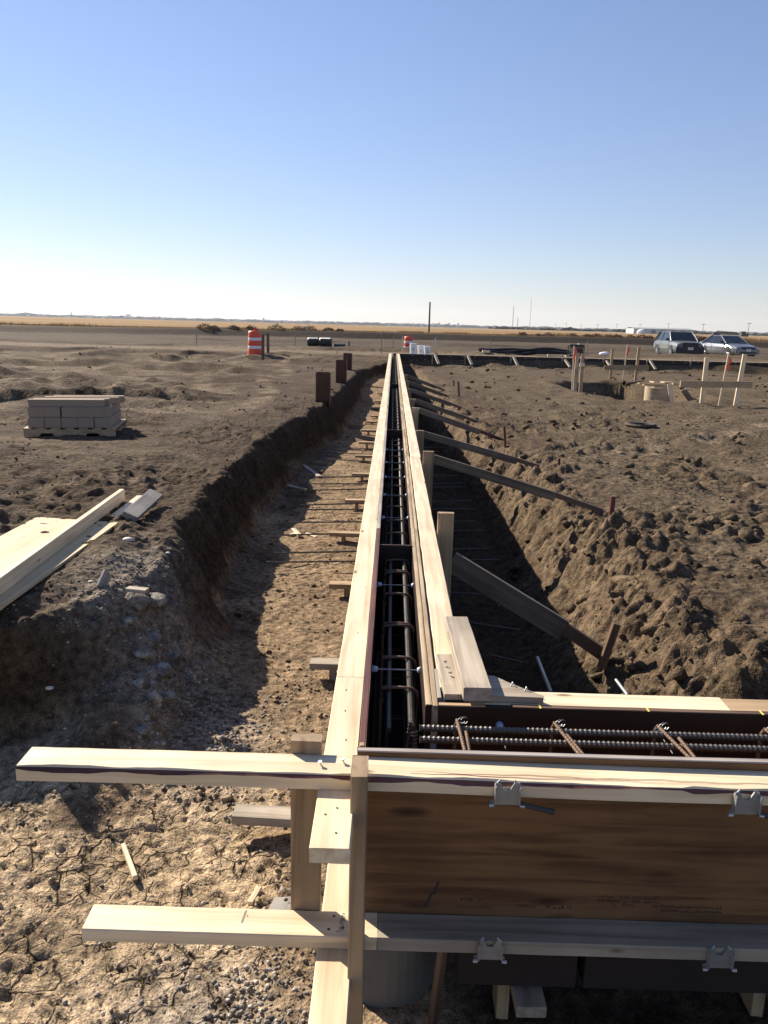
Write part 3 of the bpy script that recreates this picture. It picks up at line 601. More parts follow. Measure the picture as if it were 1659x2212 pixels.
# worn ink stamps on the plywood face (upside down, unreadable) and on the lower waler
def stamp(x0, x1, z0, z1, rows, dens=.8, cw=.006):
    mb = MB(); y = 1.7187
    for r_ in range(rows):
        a = z0+(z1-z0)*r_/rows; h = (z1-z0)/rows*.72; x = x0
        while x < x1:
            if random.random() < dens:
                for q_ in range(random.choice((2, 3))):
                    u0 = x+random.uniform(0, cw*.5); v0_ = a+random.uniform(0, h*.5)
                    wv = random.choice([(cw*.22, h*.9), (cw*.7, h*.25)]); u1 = min(u0+wv[0], x+cw*.85); v1 = min(v0_+wv[1], a+h)
                    mb.add([(u0, y, v0_), (u1, y, v0_), (u1, y, v1), (u0, y, v1)], [(0, 1, 2, 3)])
            x += cw
    return mb.build('ink_stamp', INK, ff)
stamp(.175, .245, -.345, -.337, 1); stamp(.262, .30, -.345, -.337, 1)
stamp(.215, .265, -.375, -.363, 1, .7, .012); stamp(.205, .30, -.398, -.386, 2, .9, .006)
stamp(.36, .41, -.390, -.379, 2, 1, .004); stamp(.44, .50, -.392, -.376, 1, 1, .014)
stamp(.575, .735, -.378, -.342, 3, .75, .008); stamp(.74, .90, -.392, -.366, 2, 1, .007)
mb = MB()
for (x0_, z0_, x1_, z1_) in [(.120, -.398, .137, -.352), (.142, -.357, .153, -.318)]:
    mb.add([(x0_, 1.7187, z0_), (x0_+.008, 1.7187, z0_), (x1_+.007, 1.7187, z1_), (x1_, 1.7187, z1_)], [(0, 1, 2, 3)])
mb.build('ink_stamp', INK, ff)
def text_me(txt, size, name='stamp'):
    cu = bpy.data.curves.new(name, 'FONT'); cu.body = txt; cu.size = size; cu.align_x = 'CENTER'; cu.align_y = 'CENTER'; cu.extrude = .0001
    o = bpy.data.objects.new(name, cu); COL.objects.link(o); bpy.context.view_layer.update()
    dg = bpy.context.evaluated_depsgraph_get(); m = bpy.data.meshes.new_from_object(o.evaluated_get(dg)); bpy.data.objects.remove(o); return m
def text(txt, size, M, mat, parent, name='ink_stamp'):
    m = text_me(txt, size, name); m.materials.clear(); m.materials.append(mat); return link(name, m, parent, M)
Mz = Matrix.Translation((-.100, 1.648, -.4178)) @ Matrix.Rotation(R(-90), 4, 'Z'); text('2', .012, Mz, INK, ff)
mb = MB(); random.seed(5)
for k in range(9):
    y = 1.708-k*.0068
    for q_ in range(3):
        x = -.092+random.uniform(-.004, .006); mb.box((x, y+random.uniform(-.002, .002), -.4176), random.choice([(.006, .0012, .0004), (.0014, .004, .0004)]))
mb.build('ink_stamp', INK, ff)
mb = MB()
for k in range(14): mb.box((-.3455-.0008*k*.3, 1.71-k*.0032, -.4176), (.005, .0018, .0004))
mb.box((-.339, 1.692, -.4176), (.004, .006, .0004)); mb.build('ink_stamp', W_GREY, ff)
for (x, y) in [(-.114, 1.700), (-.124, 1.655), (-.088, 1.66)]:
    mb = MB(); mb.tube([(x, y, -.419), (x, y, -.4172)], .0038, 10); mb.build('knot_hole', W_RED, ff)
# ------------------------------------------------------------------ inner cross form
nf = thing('wall_form', (.6, 2.1, FLOOR), 'inner plywood form wall across the corner with a two-piece pale board on top', 'wall form')
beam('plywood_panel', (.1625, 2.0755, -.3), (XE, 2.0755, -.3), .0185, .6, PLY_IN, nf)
beam('panel_edge', (.1645, 2.0755, .0012), (.30, 2.0755, .0012), .0185, .0024, W_WARM, nf, jag=.0015)
beam('panel_edge', (.38, 2.0755, .0012), (XE, 2.0755, .0012), .0185, .0024, W_DARKB, nf, jag=.0015)
beam('top_waler', (.26, 2.1325, -.019), (1.03, 2.130, -.019), .0885, .038, W_NEW, nf, segs=20)
beam('top_waler', (1.0315, 2.126, -.0205), (XE, 2.122, -.0205), .0885, .038, W_WARM, nf, segs=20)
beam('lower_waler', (.26, 2.1325, -.475), (XE, 2.1325, -.475), .0885, .038, W_OLD, nf)
mb = MB()
for s in (-1, 1): mb.tube([(.476-.012, 2.135-s*.012, .0003), (.476+.012, 2.135+s*.012, .0003)], .0009, 4)
mb.build('pencil_cross', INK, nf)
YEL = flat('yellow crayon', (.75, .55, .12), .8)
for x in (.462, .78, 1.115):
    mb = MB(); mb.box((x, 2.0755, .0030), (.005, .026, .0012), Matrix.Rotation(0, 4, 'Z')); mb.build('crayon_mark', YEL, nf)
# loose pieces lying on the corner
s1 = solo(beam('scrap_board', (.215, 2.105, .0105), (.205, 2.392, .0105), .068, .019, W_OLD, segs=10, jag=.0015), 'short weathered board with pencil figures lying along the form corner', 'board')
random.seed(3)
for k, (dx, dy) in enumerate([(-.008, .0), (-.004, -.045), (.002, -.08), (.004, -.115)]):
    mb = MB()
    for q_ in range(4):
        a = random.uniform(0, 3.1); c_ = Vector((.208+dx+random.uniform(-.004, .004), 2.33+dy+random.uniform(-.006, .006), .0203)); d_ = Vector((math.cos(a), math.sin(a), 0))*random.uniform(.004, .009); mb.tube([c_-d_, c_+d_], .0008, 4)
    mb.build('pencil_mark', INK, s1)
mb = MB(); o_ = [(.250, 2.100), (.476, 2.096), (.478, 2.108), (.432, 2.147), (.384, 2.192), (.345, 2.235), (.255, 2.23)]; n = len(o_)
mb.add([(x, y, .002) for x, y in o_]+[(x, y, .021) for x, y in o_], [tuple(range(n))[::-1], tuple(range(n, 2*n))]+[(i, (i+1) % n, (i+1) % n+n, i+n) for i in range(n)])
s2 = solo(mb.build('scrap_board', W_OLD), 'grey offcut with a slanting end across the form corner under the block', 'board')
for p in [(.388, 2.165, .021), (.425, 2.135, .021)]: nail(s2, p, .004, (.5, .3, .6))
blk = solo(beam('timber_block', (.274, 2.06, .0435), (.257, 2.622, .0435), .083, .042, W_OLD, segs=12, jag=.0015), 'thick pale timber block lying on the right form near its corner', 'timber block')
# ------------------------------------------------------------------ reinforcing steel
def ribbed(p0, p1, r, y_ribs=True, n=10, pitch=.0115):
    p0, p1 = Vector(p0), Vector(p1); L = (p1-p0).length; k = max(2, int(L/pitch*3)); P = [p0+(p1-p0)*i/k for i in range(k+1)]
    mb = MB(); mb.tube(P, r, n, rs=[r*(1.17 if i % 3 == 0 else .93) for i in range(k+1)]); return mb
cg = thing('rebar_cage', (.05, 2, -.1), 'long dark reinforcing cage of bars and stirrups inside the long form', 'rebar cage')
for x, r, z, y0 in ((.017, .0075, -.08, 2.06), (.087, .0105, -.08, 2.07), (.015, .0085, -.46, 1.95), (.088, .0085, -.46, 1.95)):
    mb = ribbed((x, y0, z), (x, 6.2, z), r) if z > -.2 else MB().tube([(x, y0, z), (x, 6.2, z)], r, 8)
    mb.tube([(x, 6.2, z), (x+.004, 31, z)], r, 8); mb.build('long_bar', STEEL, cg)
mb = ribbed((.093, 2.066, -.085), (.097, 2.03, -.30), .0105); mb.build('bent_bar', STEEL, cg)
mb = ribbed((.082, 2.05, -.045), (.062, 2.045, -.20), .006); mb.build('bent_bar', STEEL, cg)
def stirrup_me(seed, dbl):
    rd = random.Random(seed); mb = MB()
    for q_ in range(dbl):
        s = rd.uniform(-.01, .01)+.018*q_; t = rd.uniform(-.012, .012)
        P = [(.002, s+.006, -.045), (-.006, s, -.006), (.0, s, .006), (.045, s+t*.5, .010), (.095, s+t, .008), (.112, s+t, -.004), (.116, s+t, -.03), (.116, s+t+.01, -.39), (.10, s+t, -.40), (.0, s, -.40), (-.006, s, -.385), (-.006, s, -.03)]
        mb.tube(P, .0052, 7)
    for (x, z) in ((-.002, .002), (.072, .0)):
        c = Vector((x+.013, 0, z)); pts_ = [c+Vector((.014*math.cos(a), rd.uniform(-.006, .006), .014*math.sin(a))) for a in np.linspace(0, 5.5, 8)]; mb.tube(pts_, .0009, 4)
    return mb.me('stirrup', RUST, True)
ST_ = [stirrup_me(i, 2 if i < 2 else 1) for i in range(4)]
yst = [2.293, 2.53, 2.846, 3.20, 3.52, 3.70, 4.22, 4.53, 4.88, 5.22, 5.55, 5.87, 6.20, 6.53, 6.86, 7.2]; y_ = 7.53
while y_ < 29: yst.append(y_); y_ += .33
for k, Y in enumerate(yst[:80]):
    link('stirrup', ST_[[0, 0, 1, 0, 1, 2][k] if k < 6 else 2+k % 2], cg, Matrix.Translation((-.004, Y, -.073)))
cc = thing('rebar_cage', (.6, 1.95, -.1), 'dark reinforcing bars with rusty stirrups inside the near cross form', 'rebar cage')
for y, z, r, x0 in ((1.988, -.030, .0095, .105), (1.936, -.036, .0095, .104), (1.99, -.46, .0075, .1), (1.80, -.46, .0075, .1)):
    (ribbed((x0, y, z), (XE, y, z), r, pitch=.0135) if z > -.2 else MB().tube([(x0, y, z), (XE, y, z)], r, 8)).build('long_bar', STEEL, cc)
def cst(x, dx, short):
    mb = ribbed((x, 2.0, -.008), (x+dx, 1.80, -.018), .0048); mb.tube([(x, 2.0, -.012), (x-.002, 2.010, -.03), (x, 2.012, -.40)], .0052, 7); mb.build('stirrup', RUST, cc)
    mb = ribbed((x+short[0], 1.952, -.018), (x+short[1], 1.80, -.022), .0048); mb.tube([(x+short[1], 1.80, -.026), (x+short[1], 1.795, -.40)], .0052, 7); mb.build('stirrup', RUST, cc)
    mb = MB()
    for q_ in range(2):
        c = Vector((x+.012+.008*q_, 1.995, -.005)); mb.tube([c+Vector((.010*math.cos(a), .004*math.sin(a*2), .010*math.sin(a))) for a in np.linspace(.4, 6.0, 8)], .0009, 4)
    mb.build('tie_wire', ZINC, cc)
cst(.212, .012, (.022, .022)); cst(.490, .048, (.026, .062)); cst(.785, .045, (.045, .058)); cst(1.09, .05, (.03, .06)); cst(1.4, .05, (.03, .06))
for i, x in enumerate((.345, .81)):
    t = thing('form_tie', (x, 2.04, -.05), 'thin wire tie with a pale plastic cone on the inner cross form', 'form tie', 'form ties with plastic cones inside the cross form')
    mb = MB(); mb.tube([(x, 2.066, -.055), (x, 2.045, -.055)], .01, 12, rs=[.012, .008]); mb.build('cone', BLUEP, t, smooth=True)
    mb = MB(); mb.tube([(x, 2.045, -.055), (x, 1.74, -.055)], .0018, 6); mb.build('tie_wire', LEVER, t)
# ------------------------------------------------------------------ joists on stakes under the long form
TL = [(-.60, 2.765, W_OLD, 'short weathered joist end jutting out beside the near upright, closest to the corner'), (-.441, 4.22, W_OLD, 'weathered joist end on a stake, second from the corner'), (-.443, 5.65, W_WARM, 'short warm-toned joist end on a stake, third from the corner'), (-.563, 7.15, W_WARM, 'long joist end on a stake just beyond the nearest ground bars, fourth from the corner')]
LB = ['fifth', 'sixth', 'seventh', 'eighth', 'ninth', 'tenth', 'eleventh', 'twelfth', 'thirteenth', 'fourteenth']
for k, (x, y) in enumerate([(-.501, 8.58), (-.506, 10.19), (-.54, 11.68), (-.537, 13.08), (-.564, 14.64), (-.534, 16.23), (-.47, 17.6), (-.45, 19.1), (-.46, 20.6), (-.416, 22.1)]):
    TL.append((x, y, W_WARM, 'wooden joist end on a stake under the long form, '+LB[k]+' from the corner'))
for x, y, mt, lb in TL:
    zt = -.86 if y < 15 else gh(x, y)+.06
    t = thing('form_joist', (x, y, FLOOR), lb, 'joist', 'joist ends on stakes under the long form')
    beam('crosspiece', (x, y, zt-.019), (.36, y+random.uniform(-.04, .04), zt-.019), .089, .038, mt, t)
    if y > 3: beam('leg', (x+.10+.03*(k % 2), y+.01, zt-.30), (x+.105+.03*(k % 2), y+.01, zt-.0385), .038, .089, mt, t, up=(0, 1, 0))
# loose reinforcing bars pushed under the form
bars = [((-1.024, 6.2), (.977, 6.416)), ((-.993, 6.47), (.91, 6.76)), ((-1.002, 7.07), (.948, 7.407)), ((-1.013, 7.556), (.924, 7.778)), ((-1.007, 8.11), (.95, 8.33)), ((-.991, 8.33), (.96, 8.75)), ((-1.007, 9.12), (.985, 9.54)), ((-1.024, 9.51), (.947, 9.75)), ((-1.005, 9.94), (.96, 10.3)), ((-1.112, 11.41), (.85, 11.0)), ((-1.131, 12.06), (.8, 11.6)), ((-1.129, 12.27), (.8, 12.3)), ((-1.039, 12.29), (.9, 12.75)),
        ((-.0, 5.15), (.9, 4.82)), ((-.0, 5.62), (.952, 5.479)), ((-.1, 6.0), (.935, 5.773))]
OR = ['nearest', 'second', 'third', 'fourth', 'fifth', 'sixth', 'seventh', 'eighth', 'ninth', 'tenth', 'eleventh', 'twelfth', 'farthest']
for k, (a, b) in enumerate(bars):
    z = -.885
    mb = MB(); n = 60; P = [Vector((a[0]+(b[0]-a[0])*i/n, a[1]+(b[1]-a[1])*i/n, z+.012*(i/n))) for i in range(n+1)]
    mb.tube(P, .0075, 7, rs=[.0075*(1.2 if i % 2 else .95) for i in range(n+1)])
    lb = ('dark ribbed bar lying under the form and out both sides, %s of its row' % OR[k]) if k < 13 else 'ribbed bar end showing only in the shaded right trench, %s' % ['nearest', 'middle one of three', 'third'][k-13]
    solo(mb.build('ground_bar', STEEL), lb, 'rebar', 'bars laid through under the long form')
# ------------------------------------------------------------------ braces on the right side
BR = ['nearest', 'second', 'third', 'fourth', 'fifth', 'sixth', 'seventh', 'eighth', 'ninth', 'tenth']
bl = [(4.03, .112, (1.20, 3.84, -.62), -.17, W_WARM, KICK), (6.15, .106, (1.74, 6.1, -.34), .04, W_BROWN, KICK), (8.1, .016, (1.72, 7.95, -.36), -.03, W_BROWN, KICK), (10.05, .054, (1.5, 10.15, -.36), .02, W_WARM, KICK), (11.87, .0, (1.45, 12.0, -.38), -.03, W_BROWN, KICK)]
for j in range(3): bl.append((13.9+2*j, .0, (1.35-.04*j, 13.9+2*j, -.36), -.04, W_BROWN, KICK))
for k, (Y, zt, e, zs, m1, m2) in enumerate(bl):
    t = thing('form_brace', (.31, Y, FLOOR), BR[k]+' upright post and slanting kicker board bracing the right side of the form', 'brace', 'braces along the right side of the form')
    tall = k in (0, 1, 2)
    beam('upright', (.309, Y, FLOOR), (.309, Y, zt), .086, .038, m1, t, up=(0, 1, 0), jag=.0008)
    s = Vector((.352, Y+.03, zs)); e = Vector(e); d = (e-s); L = d.length; dn = d.normalized()
    hw = .115 if k == 0 else .072
    side = Vector((0, 1, 0))
    beam('kicker', s, s+dn*L*.72, .036, hw, m2, t, up=Vector((dn.z*-1, 0, dn.x)), segs=14)
    beam('kicker', s+dn*L*.5+Vector((0, .037, .02)), e, .034, hw*.6, W_DARKB if k != 3 else W_RED, t, up=Vector((dn.z*-1, 0, dn.x)), segs=14)
    if k < 2:
        for q_ in (.55, .68, .8, .9): nail(t, s+dn*L*q_+Vector((0, .0, hw*.5-.01*q_)), .004, (0, 0, 1))
    if k == 0:
        for q_, x1 in ((.13, .55), (.6, .9)): pass
# ------------------------------------------------------------------ steel and wooden pins on the right bank
def pin(name, px0, px1, zb, r, mat, label, cat, square=False, par=False):
    b = on_z(*px1, zb); tp = on_y(*px0, b.y)
    if square: return solo(beam(name, b-Vector((0, 0, .2 if px1[1] < 1400 else .03)), tp, r*2, r*1.6, mat, up=(0, 1, 0)), label, cat, 'stakes driven in the right bank')
    mb = MB(); mb.tube([b-Vector((0, 0, .15)), tp], r, 8); return solo(mb.build(name, mat, smooth=False), label, cat, 'stakes driven in the right bank')
pin('stake', (1325, 1072), (1318, 1127), -.33, .017, W_RED, 'short dark stake standing on the right bank at the end of the second kicker', 'stake', True)
pin('stake', (1089.5, 919.5), (1094.7, 958), -.33, .014, W_RED, 'thin dark stake on the right bank at the end of the fourth kicker', 'stake', True)
pin('stake', (1208, 990), (1208.5, 1018), -.33, .012, W_RED, 'short dark stake beside the clods at the third kicker', 'stake', True)
pin('stake', (990, 824), (994, 862), -.35, .02, W_RED, 'tall dark stake far along the right bank', 'stake', True)
pin('stake', (980, 822), (982, 840), -.35, .018, W_RED, 'farthest and shortest dark stake along the right bank', 'stake', True)
pin('stake', (1332, 1347), (1300, 1432), -.62, .02, W_DARKB, 'leaning brown stake on the right bank at the end of the nearest kicker', 'stake', True)
mb = MB(); mb.tube([on_z(1161, 1421, -.70), on_z(1190, 1496, -.62)], .010, 10); solo(mb.build('steel_pipe', ZINC), 'grey pipe leaning in the shaded trench behind the near cross form', 'pipe')
mb = MB(); mb.tube([on_z(1331, 1469, -.62), on_z(1356, 1502, -.60)], .008, 10); solo(mb.build('steel_pipe', ZINC), 'short pale pipe end on the lit bank behind the near cross form', 'pipe')
mb = ribbed((.648, 4.42, -.88), (.84, 4.32, -.88), .007); solo(mb.build('ground_bar', STEEL), 'short ribbed bar end beside the leaning grey pipe', 'rebar', 'bars laid through under the long form')
# ------------------------------------------------------------------ under the front form
mb = MB(); mb.lathe([(0, .3), (.145, .3), (.15, .292), (.158, 0), (.158, -.1)], (.035, 2.13, FLOOR), 32)
solo(mb.build('concrete_pile', CONC, smooth=False), 'round pale concrete pile head under the form corner', 'concrete pile')
for k, (x0, x1) in enumerate([(.245, .60), (.625, 1.25)]):
    t = thing('void_carton', ((x0+x1)/2, 2.0, FLOOR), ['brown carton under the near cross form, left one', 'brown carton under the near cross form, right one'][k], 'carton', 'cartons under the near cross form')
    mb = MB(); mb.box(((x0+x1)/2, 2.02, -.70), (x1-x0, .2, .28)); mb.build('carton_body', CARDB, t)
    mb = MB(); 
    for q_ in range(10): mb.box((x0+.06+q_*(x1-x0-.12)/10, 1.9195, -.70), ((x1-x0)/16, .001, .012))
    mb.build('carton_print', INK, t)
solo(beam('wood_strip', (.175, 1.9, FLOOR-.01), (.205, 1.93, -.62), .02, .03, W_DARKB), 'thin upright wooden strip under the front form beside the pile', 'wood strip')
t = thing('form_joist', (.44, 1.95, FLOOR), 'wide joist end pointing at the camera in the shade under the near cross form', 'joist')
beam('crosspiece', (.462, 1.865, -.879), (.455, 2.75, -.879), .089, .038, W_TAN, t, jag=.001)
beam('leg', (.395, 2.0, -1.1), (.395, 2.0, -.84), .089, .038, W_WARM, t, up=(1, 0, 0))
t = thing('form_joist', (1.2, 1.95, FLOOR), 'second joist end farther right in the shade under the near cross form', 'joist')
beam('crosspiece', (1.25, 1.9, -.879), (1.25, 2.75, -.879), .089, .038, W_TAN, t, jag=.001)
beam('leg', (1.18, 2.0, -1.1), (1.18, 2.0, -.84), .089, .038, W_WARM, t, up=(1, 0, 0))
# ------------------------------------------------------------------ lumber on the left bank
random.seed(21)
def slab(name, corners, z, t, mat, parent=None):
    """flat sheet with given top corners; local x runs along the first edge"""
    c = [Vector((x, y, z)) for x, y in corners]; M, L = frame_to(c[0], c[1]); Mi = M.inverted(); v = [Mi @ p for p in c]; lo = [p-Vector((0, 0, t)) for p in v]; n = len(v)
    me_ = mesh(name, v+lo, [tuple(range(n)), tuple(range(n, 2*n))[::-1]]+[(i, i+n, (i+1) % n+n, (i+1) % n) for i in range(n)], mat)
    bm = bmesh.new(); bm.from_mesh(me_); bmesh.ops.recalc_face_normals(bm, faces=bm.faces); bm.to_mesh(me_); bm.free()
    return link(name, me_, parent, M)
t = thing('plywood_sheet', (-2.24, 4.4, -.31), 'pale plywood sheet lying on the left bank under the long plank', 'plywood sheet')
slab('sheet', [(-1.886, 3.42), (-1.888, 5.18), (-2.50, 5.27), (-2.51, 3.42)], -.300, .018, PLY_PALE, t)
for y in (3.1, 4.1, 5.1): pass
solo(beam('plank', (-1.965, 3.42, -.2545), (-2.09, 5.86, -.2545), .038, .089, W_NEW, segs=20), 'long pale plank standing on edge across the plywood sheet', 'plank')
for k, (y, x) in enumerate([(3.62, -2.14), (4.7, -2.14)]):
    solo(beam('bearer', (x-.25, y, -.333), (x+.22, y, -.333), .06, .03, W_OLD), ['bearer block under the near end of the plywood sheet', 'bearer block under the far end of the plywood sheet'][k], 'bearer')
solo(beam('short_board', (-1.95, 5.34, -.318), (-1.97, 6.05, -.312), .14, .022, W_NEW, segs=6), 'short pale board lying flat beyond the plywood sheet', 'board')
solo(beam('short_board', (-1.83, 5.25, -.275), (-1.86, 5.97, -.265), .11, .038, W_GREY, up=(.45, 0, 1), segs=6), 'short grey board tilted on top of the pale one beyond the sheet', 'board')
p = on_z(236, 1268, -.36); 
t = solo(beam('wood_offcut', p+Vector((-.05, 0, -.01)), p+Vector((-.03, .07, .06)), .07, .018, W_GREY, up=(1, 0, .4)), 'grey offcut sticking up at the crest of the left bank', 'wood offcut')
solo(beam('wood_offcut', on_z(275, 1272, -.36), on_z(318, 1276, -.36), .05, .02, W_OLD), 'flat weathered offcut beside the upright offcut on the left crest', 'wood offcut')
# scraps on the trench floor
def scrap(a, b, w_, m_, lab, zz_=None, t_=.015):
    z = gh(*on_z(a[0], a[1], FLOOR)[:2])+t_*.6 if zz_ is None else zz_
    P0, P1 = on_z(*a, z), on_z(*b, z); solo(beam('wood_scrap', P0, P1, w_, t_, m_), lab, 'wood scrap')
scrap((266, 1826), (292, 1896), .018, W_NEW, 'small pale stick lying on the cracked mud below the near cross board', t_=.02)
scrap((560, 1918), (540, 1952), .022, W_NEW, 'small pale stick poking from behind the lower near waler')
scrap((612, 1975), (650, 1905), .12, W_GREY, 'grey flat offcut on the floor behind the near upright', t_=.012)
scrap((656, 1005), (690, 1029), .06, W_OLD, 'flat weathered lath at the foot of the left bank far up the trench')
scrap((622, 1048), (660, 1058), .05, W_OLD, 'pale lath end in the shadow by the left bank')
scrap((625, 1157), (643, 1150), .05, W_NEW, 'pale chip, leftmost of three by the ground bars')
scrap((634, 1142), (648, 1158), .045, W_NEW, 'pale chip, middle of three by the ground bars')
scrap((662, 1152), (684, 1160), .04, W_NEW, 'pale chip, rightmost of three by the ground bars')
# ------------------------------------------------------------------ pallet with blocks
gz0 = -.33; RZ = R(11)
pt = thing('pallet', (-4.0, 9.75, gz0), 'wooden pallet carrying the stack of tan blocks', 'pallet', rz=RZ)
PM = pt.matrix_world.copy() if False else Matrix.Translation((-4.0, 9.75, gz0)) @ Matrix.Rotation(RZ, 4, 'Z')
# stringers run front to back with fork notches seen from the front board
for y in (-.46, 0, .46):
    mb = MB(); prof = [(-.53, 0), (-.36, 0), (-.33, .04), (-.20, .04), (-.17, 0), (.17, 0), (.20, .04), (.33, .04), (.36, 0), (.53, 0), (.53, .085), (-.53, .085)]
    n = len(prof); mb.add([PM @ Vector((a, y-.019, c_)) for a, c_ in prof]+[PM @ Vector((a, y+.019, c_)) for a, c_ in prof], [tuple(range(n)), tuple(range(n, 2*n))[::-1]]+[(i, i+n, (i+1) % n+n, (i+1) % n) for i in range(n)])
    mb.build('stringer', W_WARM, pt)
for k in range(7):
    x = -.48+.16*k; beam('deck_board', PM @ Vector((x, -.49, .094)), PM @ Vector((x, .49, .094)), .10, .017, W_WARM, pt)
BW, BH = .19, .125
rowl = {0: 'bottom layer', 1: 'second layer'}
colw = ['left end', 'second from left', 'middle', 'second from right', 'right end']; dep = ['front row', 'second row', 'third row']
bm_ = None
def block_me():
    mb = MB(); mb.box((0, 0, 0), (BW-.004, .30, BH-.003)); m = mb.me('concrete_block', BLOCK); bm = bmesh.new(); bm.from_mesh(m); bmesh.ops.bevel(bm, geom=bm.edges[:], offset=.004, segments=1, affect='EDGES'); bm.to_mesh(m); bm.free(); return m
bm_ = block_me()
for lay in (0, 1):
    for r_ in range(3):
        for c_ in range(5):
            x = -.38+BW*c_+(.02 if lay and c_ > 1 else 0)-(.005 if lay else 0)+random.uniform(-.003, .003)-(.01*lay)
            if lay: x = x*.96+.0
            y = -.315+.305*r_+(.03 if lay else 0); M = PM @ Matrix.Translation((x, y, .1035+BH*(lay+.5))) @ Matrix.Rotation(random.uniform(-.015, .015), 4, 'Z')
            solo(link('concrete_block', bm_, None, M), 'tan block in the %s on the pallet, %s, %s' % (rowl[lay], dep[r_], colw[c_]), 'block', 'tan blocks stacked on the pallet')
for k, (x0, x1, y) in enumerate([(-.47, .40, -.36), (-.44, .44, -.24), (-.36, .52, -.02), (-.30, .56, .16)]):
    solo(beam('curb_slab', PM @ Vector((x0, y, .1035+2*BH+.044)), PM @ Vector((x1, y+.02, .1035+2*BH+.044)), .10, .085, BLOCK), 'long tan slab across the top of the block stack, '+['front one', 'second from the front', 'third from the front', 'rearmost'][k], 'slab', 'long slabs on top of the block stack')
# ------------------------------------------------------------------ steel piles in the left bank
for k, (x, y, top) in enumerate([(-1.328, 15, .185), (-1.31, 20, .205), (-1.44, 25, .20)]):
    t = None; mb = MB(); H = 2.0; c_ = top-H/2
    mb.box((x, y, c_), (.228, .014, H)); mb.box((x-.1285, y, c_), (.016, .25, H)); mb.box((x+.1285, y, c_), (.016, .25, H))
    solo(mb.build('steel_pile', RUSTPILE), 'rusty steel H pile standing in the left bank, '+['nearest', 'middle', 'farthest'][k], 'steel pile', 'steel piles along the left bank')
# ------------------------------------------------------------------ traffic barrels, pails, posts, wire fence
def barrel(x, y, z, lab, H=1.0):
    t = thing('traffic_barrel', (x, y, z), lab, 'traffic barrel', 'orange and white traffic barrels')
    def ring(z0, z1, r0, r1, m_, nm):
        mb = MB(); mb.lathe([(r0*.985, z0), (r0, z0+.01), (r1, z1-.01), (r1*.985, z1)], (x, y, z), 28); mb.build(nm, m_, t, smooth=True)
    s = H/1.0
    ring(.05*s, .29*s, .285, .278, ORANGE, 'barrel_body'); ring(.29*s, .40*s, .275, .272, TAPE, 'reflective_band'); ring(.40*s, .60*s, .272, .262, ORANGE, 'barrel_body'); ring(.60*s, .71*s, .260, .256, TAPE, 'reflective_band')
    mb = MB(); mb.lathe([(.258, .71*s), (.25, .88*s), (.235, .95*s), (.06, .965*s), (.0, .965*s)], (x, y, z), 28); mb.build('barrel_top', ORANGE, t, smooth=True)
    mb = MB(); mb.box((x, y, z+1.0*s), (.12, .03, .07)); mb.build('handle', ORANGE, t)
    mb = MB(); mb.lathe([(.0, .0), (.36, .0), (.37, .04), (.29, .07), (.28, .07)], (x, y, z), 28); mb.build('base_ring', TAPE, t, smooth=True); return t
b0 = on_z(542, 772, -.24); barrel(b0.x, 31.0, gh(b0.x, 31.0)-.02, 'orange and white traffic barrel on the left by the two wooden posts', 1.02)
b1 = on_y(882, 757, 45.5); barrel(b1.x, 45.5, -.46, 'orange and white traffic barrel behind the white pails at the end of the form', 1.0)
def pail_stack(x, y, z, n_, lab):
    t = thing('pail', (x, y, z), lab, 'pail', 'white plastic pails beyond the form')
    for q_ in range(n_):
        z0 = z+q_*.10
        mb = MB(); mb.lathe([(0, 0), (.128, 0), (.145, .33), (.152, .335), (.152, .375), (.145, .38), (.0, .38)], (x, y, z0), 24); mb.build('pail_body', WHITEP, t, smooth=False)
    mb = MB()
    for q_ in range(3): mb.box((x+.01, y-.142-.0, z+.12+.055*q_+(.1*(n_-1))), (.10-.02*q_, .006, .016))
    mb.build('pail_print', INK, t)
for px, n_, lab in [((943+17)*.9036+26*0, 2, ''), ]: pass
zg = gh(2, 33.0)
pail_stack(on_y(892.5, 760, 33).x, 33.0, zg, 2, 'tall nested white pails, leftmost by the barrel')
pail_stack(on_y(909, 760, 33.6).x, 33.6, zg, 1, 'single white pail between the nested pails and the rightmost pail')
pail_stack(on_y(923, 760, 33).x, 33.0, zg, 1, 'rightmost single white pail beyond the form')
def post(px, ytop, ybot, Y, w_, mat, lab, name='wooden_post', d_=None):
    b = on_y(px, ybot, Y); tp = on_y(px+0, ytop, Y); return solo(beam(name, (b.x, Y, min(b.z, gh(b.x, Y))-.1), (tp.x, Y, tp.z), w_, d_ or w_, mat, up=(0, 1, 0)), lab, 'post')
post(568, 722, 772, 29.5, .10, W_DARKB, 'dark wooden post beside the left barrel, nearer one')
post(579, 720, 767, 31.5, .10, W_DARKB, 'dark wooden post beside the left barrel, farther one')
post(824, 718, 768, 33, .03, W_OLD, 'thin pale fence picket at the end of the long form')
post(870, 727, 760, 35, .04, W_NEW, 'thin pale picket standing by the right barrel')
f = thing('wire_fence', (0, 38, -.3), 'thin wire mesh fence strung across the lot', 'wire fence')
mb = MB(); 
for q_ in range(9): mb.tube([(-9.5, 37.5, -.38+.11*q_), (9.5, 38.2, -.38+.11*q_)], .0022, 3, cap=False)
for q_ in range(90): mb.tube([(-9.5+q_*.213, 37.5+q_*.0078, -.40), (-9.5+q_*.213, 37.5+q_*.0078, .51)], .0018, 3, cap=False)
mb.build('wire_mesh', LEVER, f)
for q_ in range(5): beam('fence_post', (-9.4+q_*4.7, 37.5+q_*.17, -.6), (-9.4+q_*4.7, 37.5+q_*.17, .6), .035, .02, W_OLD, f, up=(0, 1, 0))
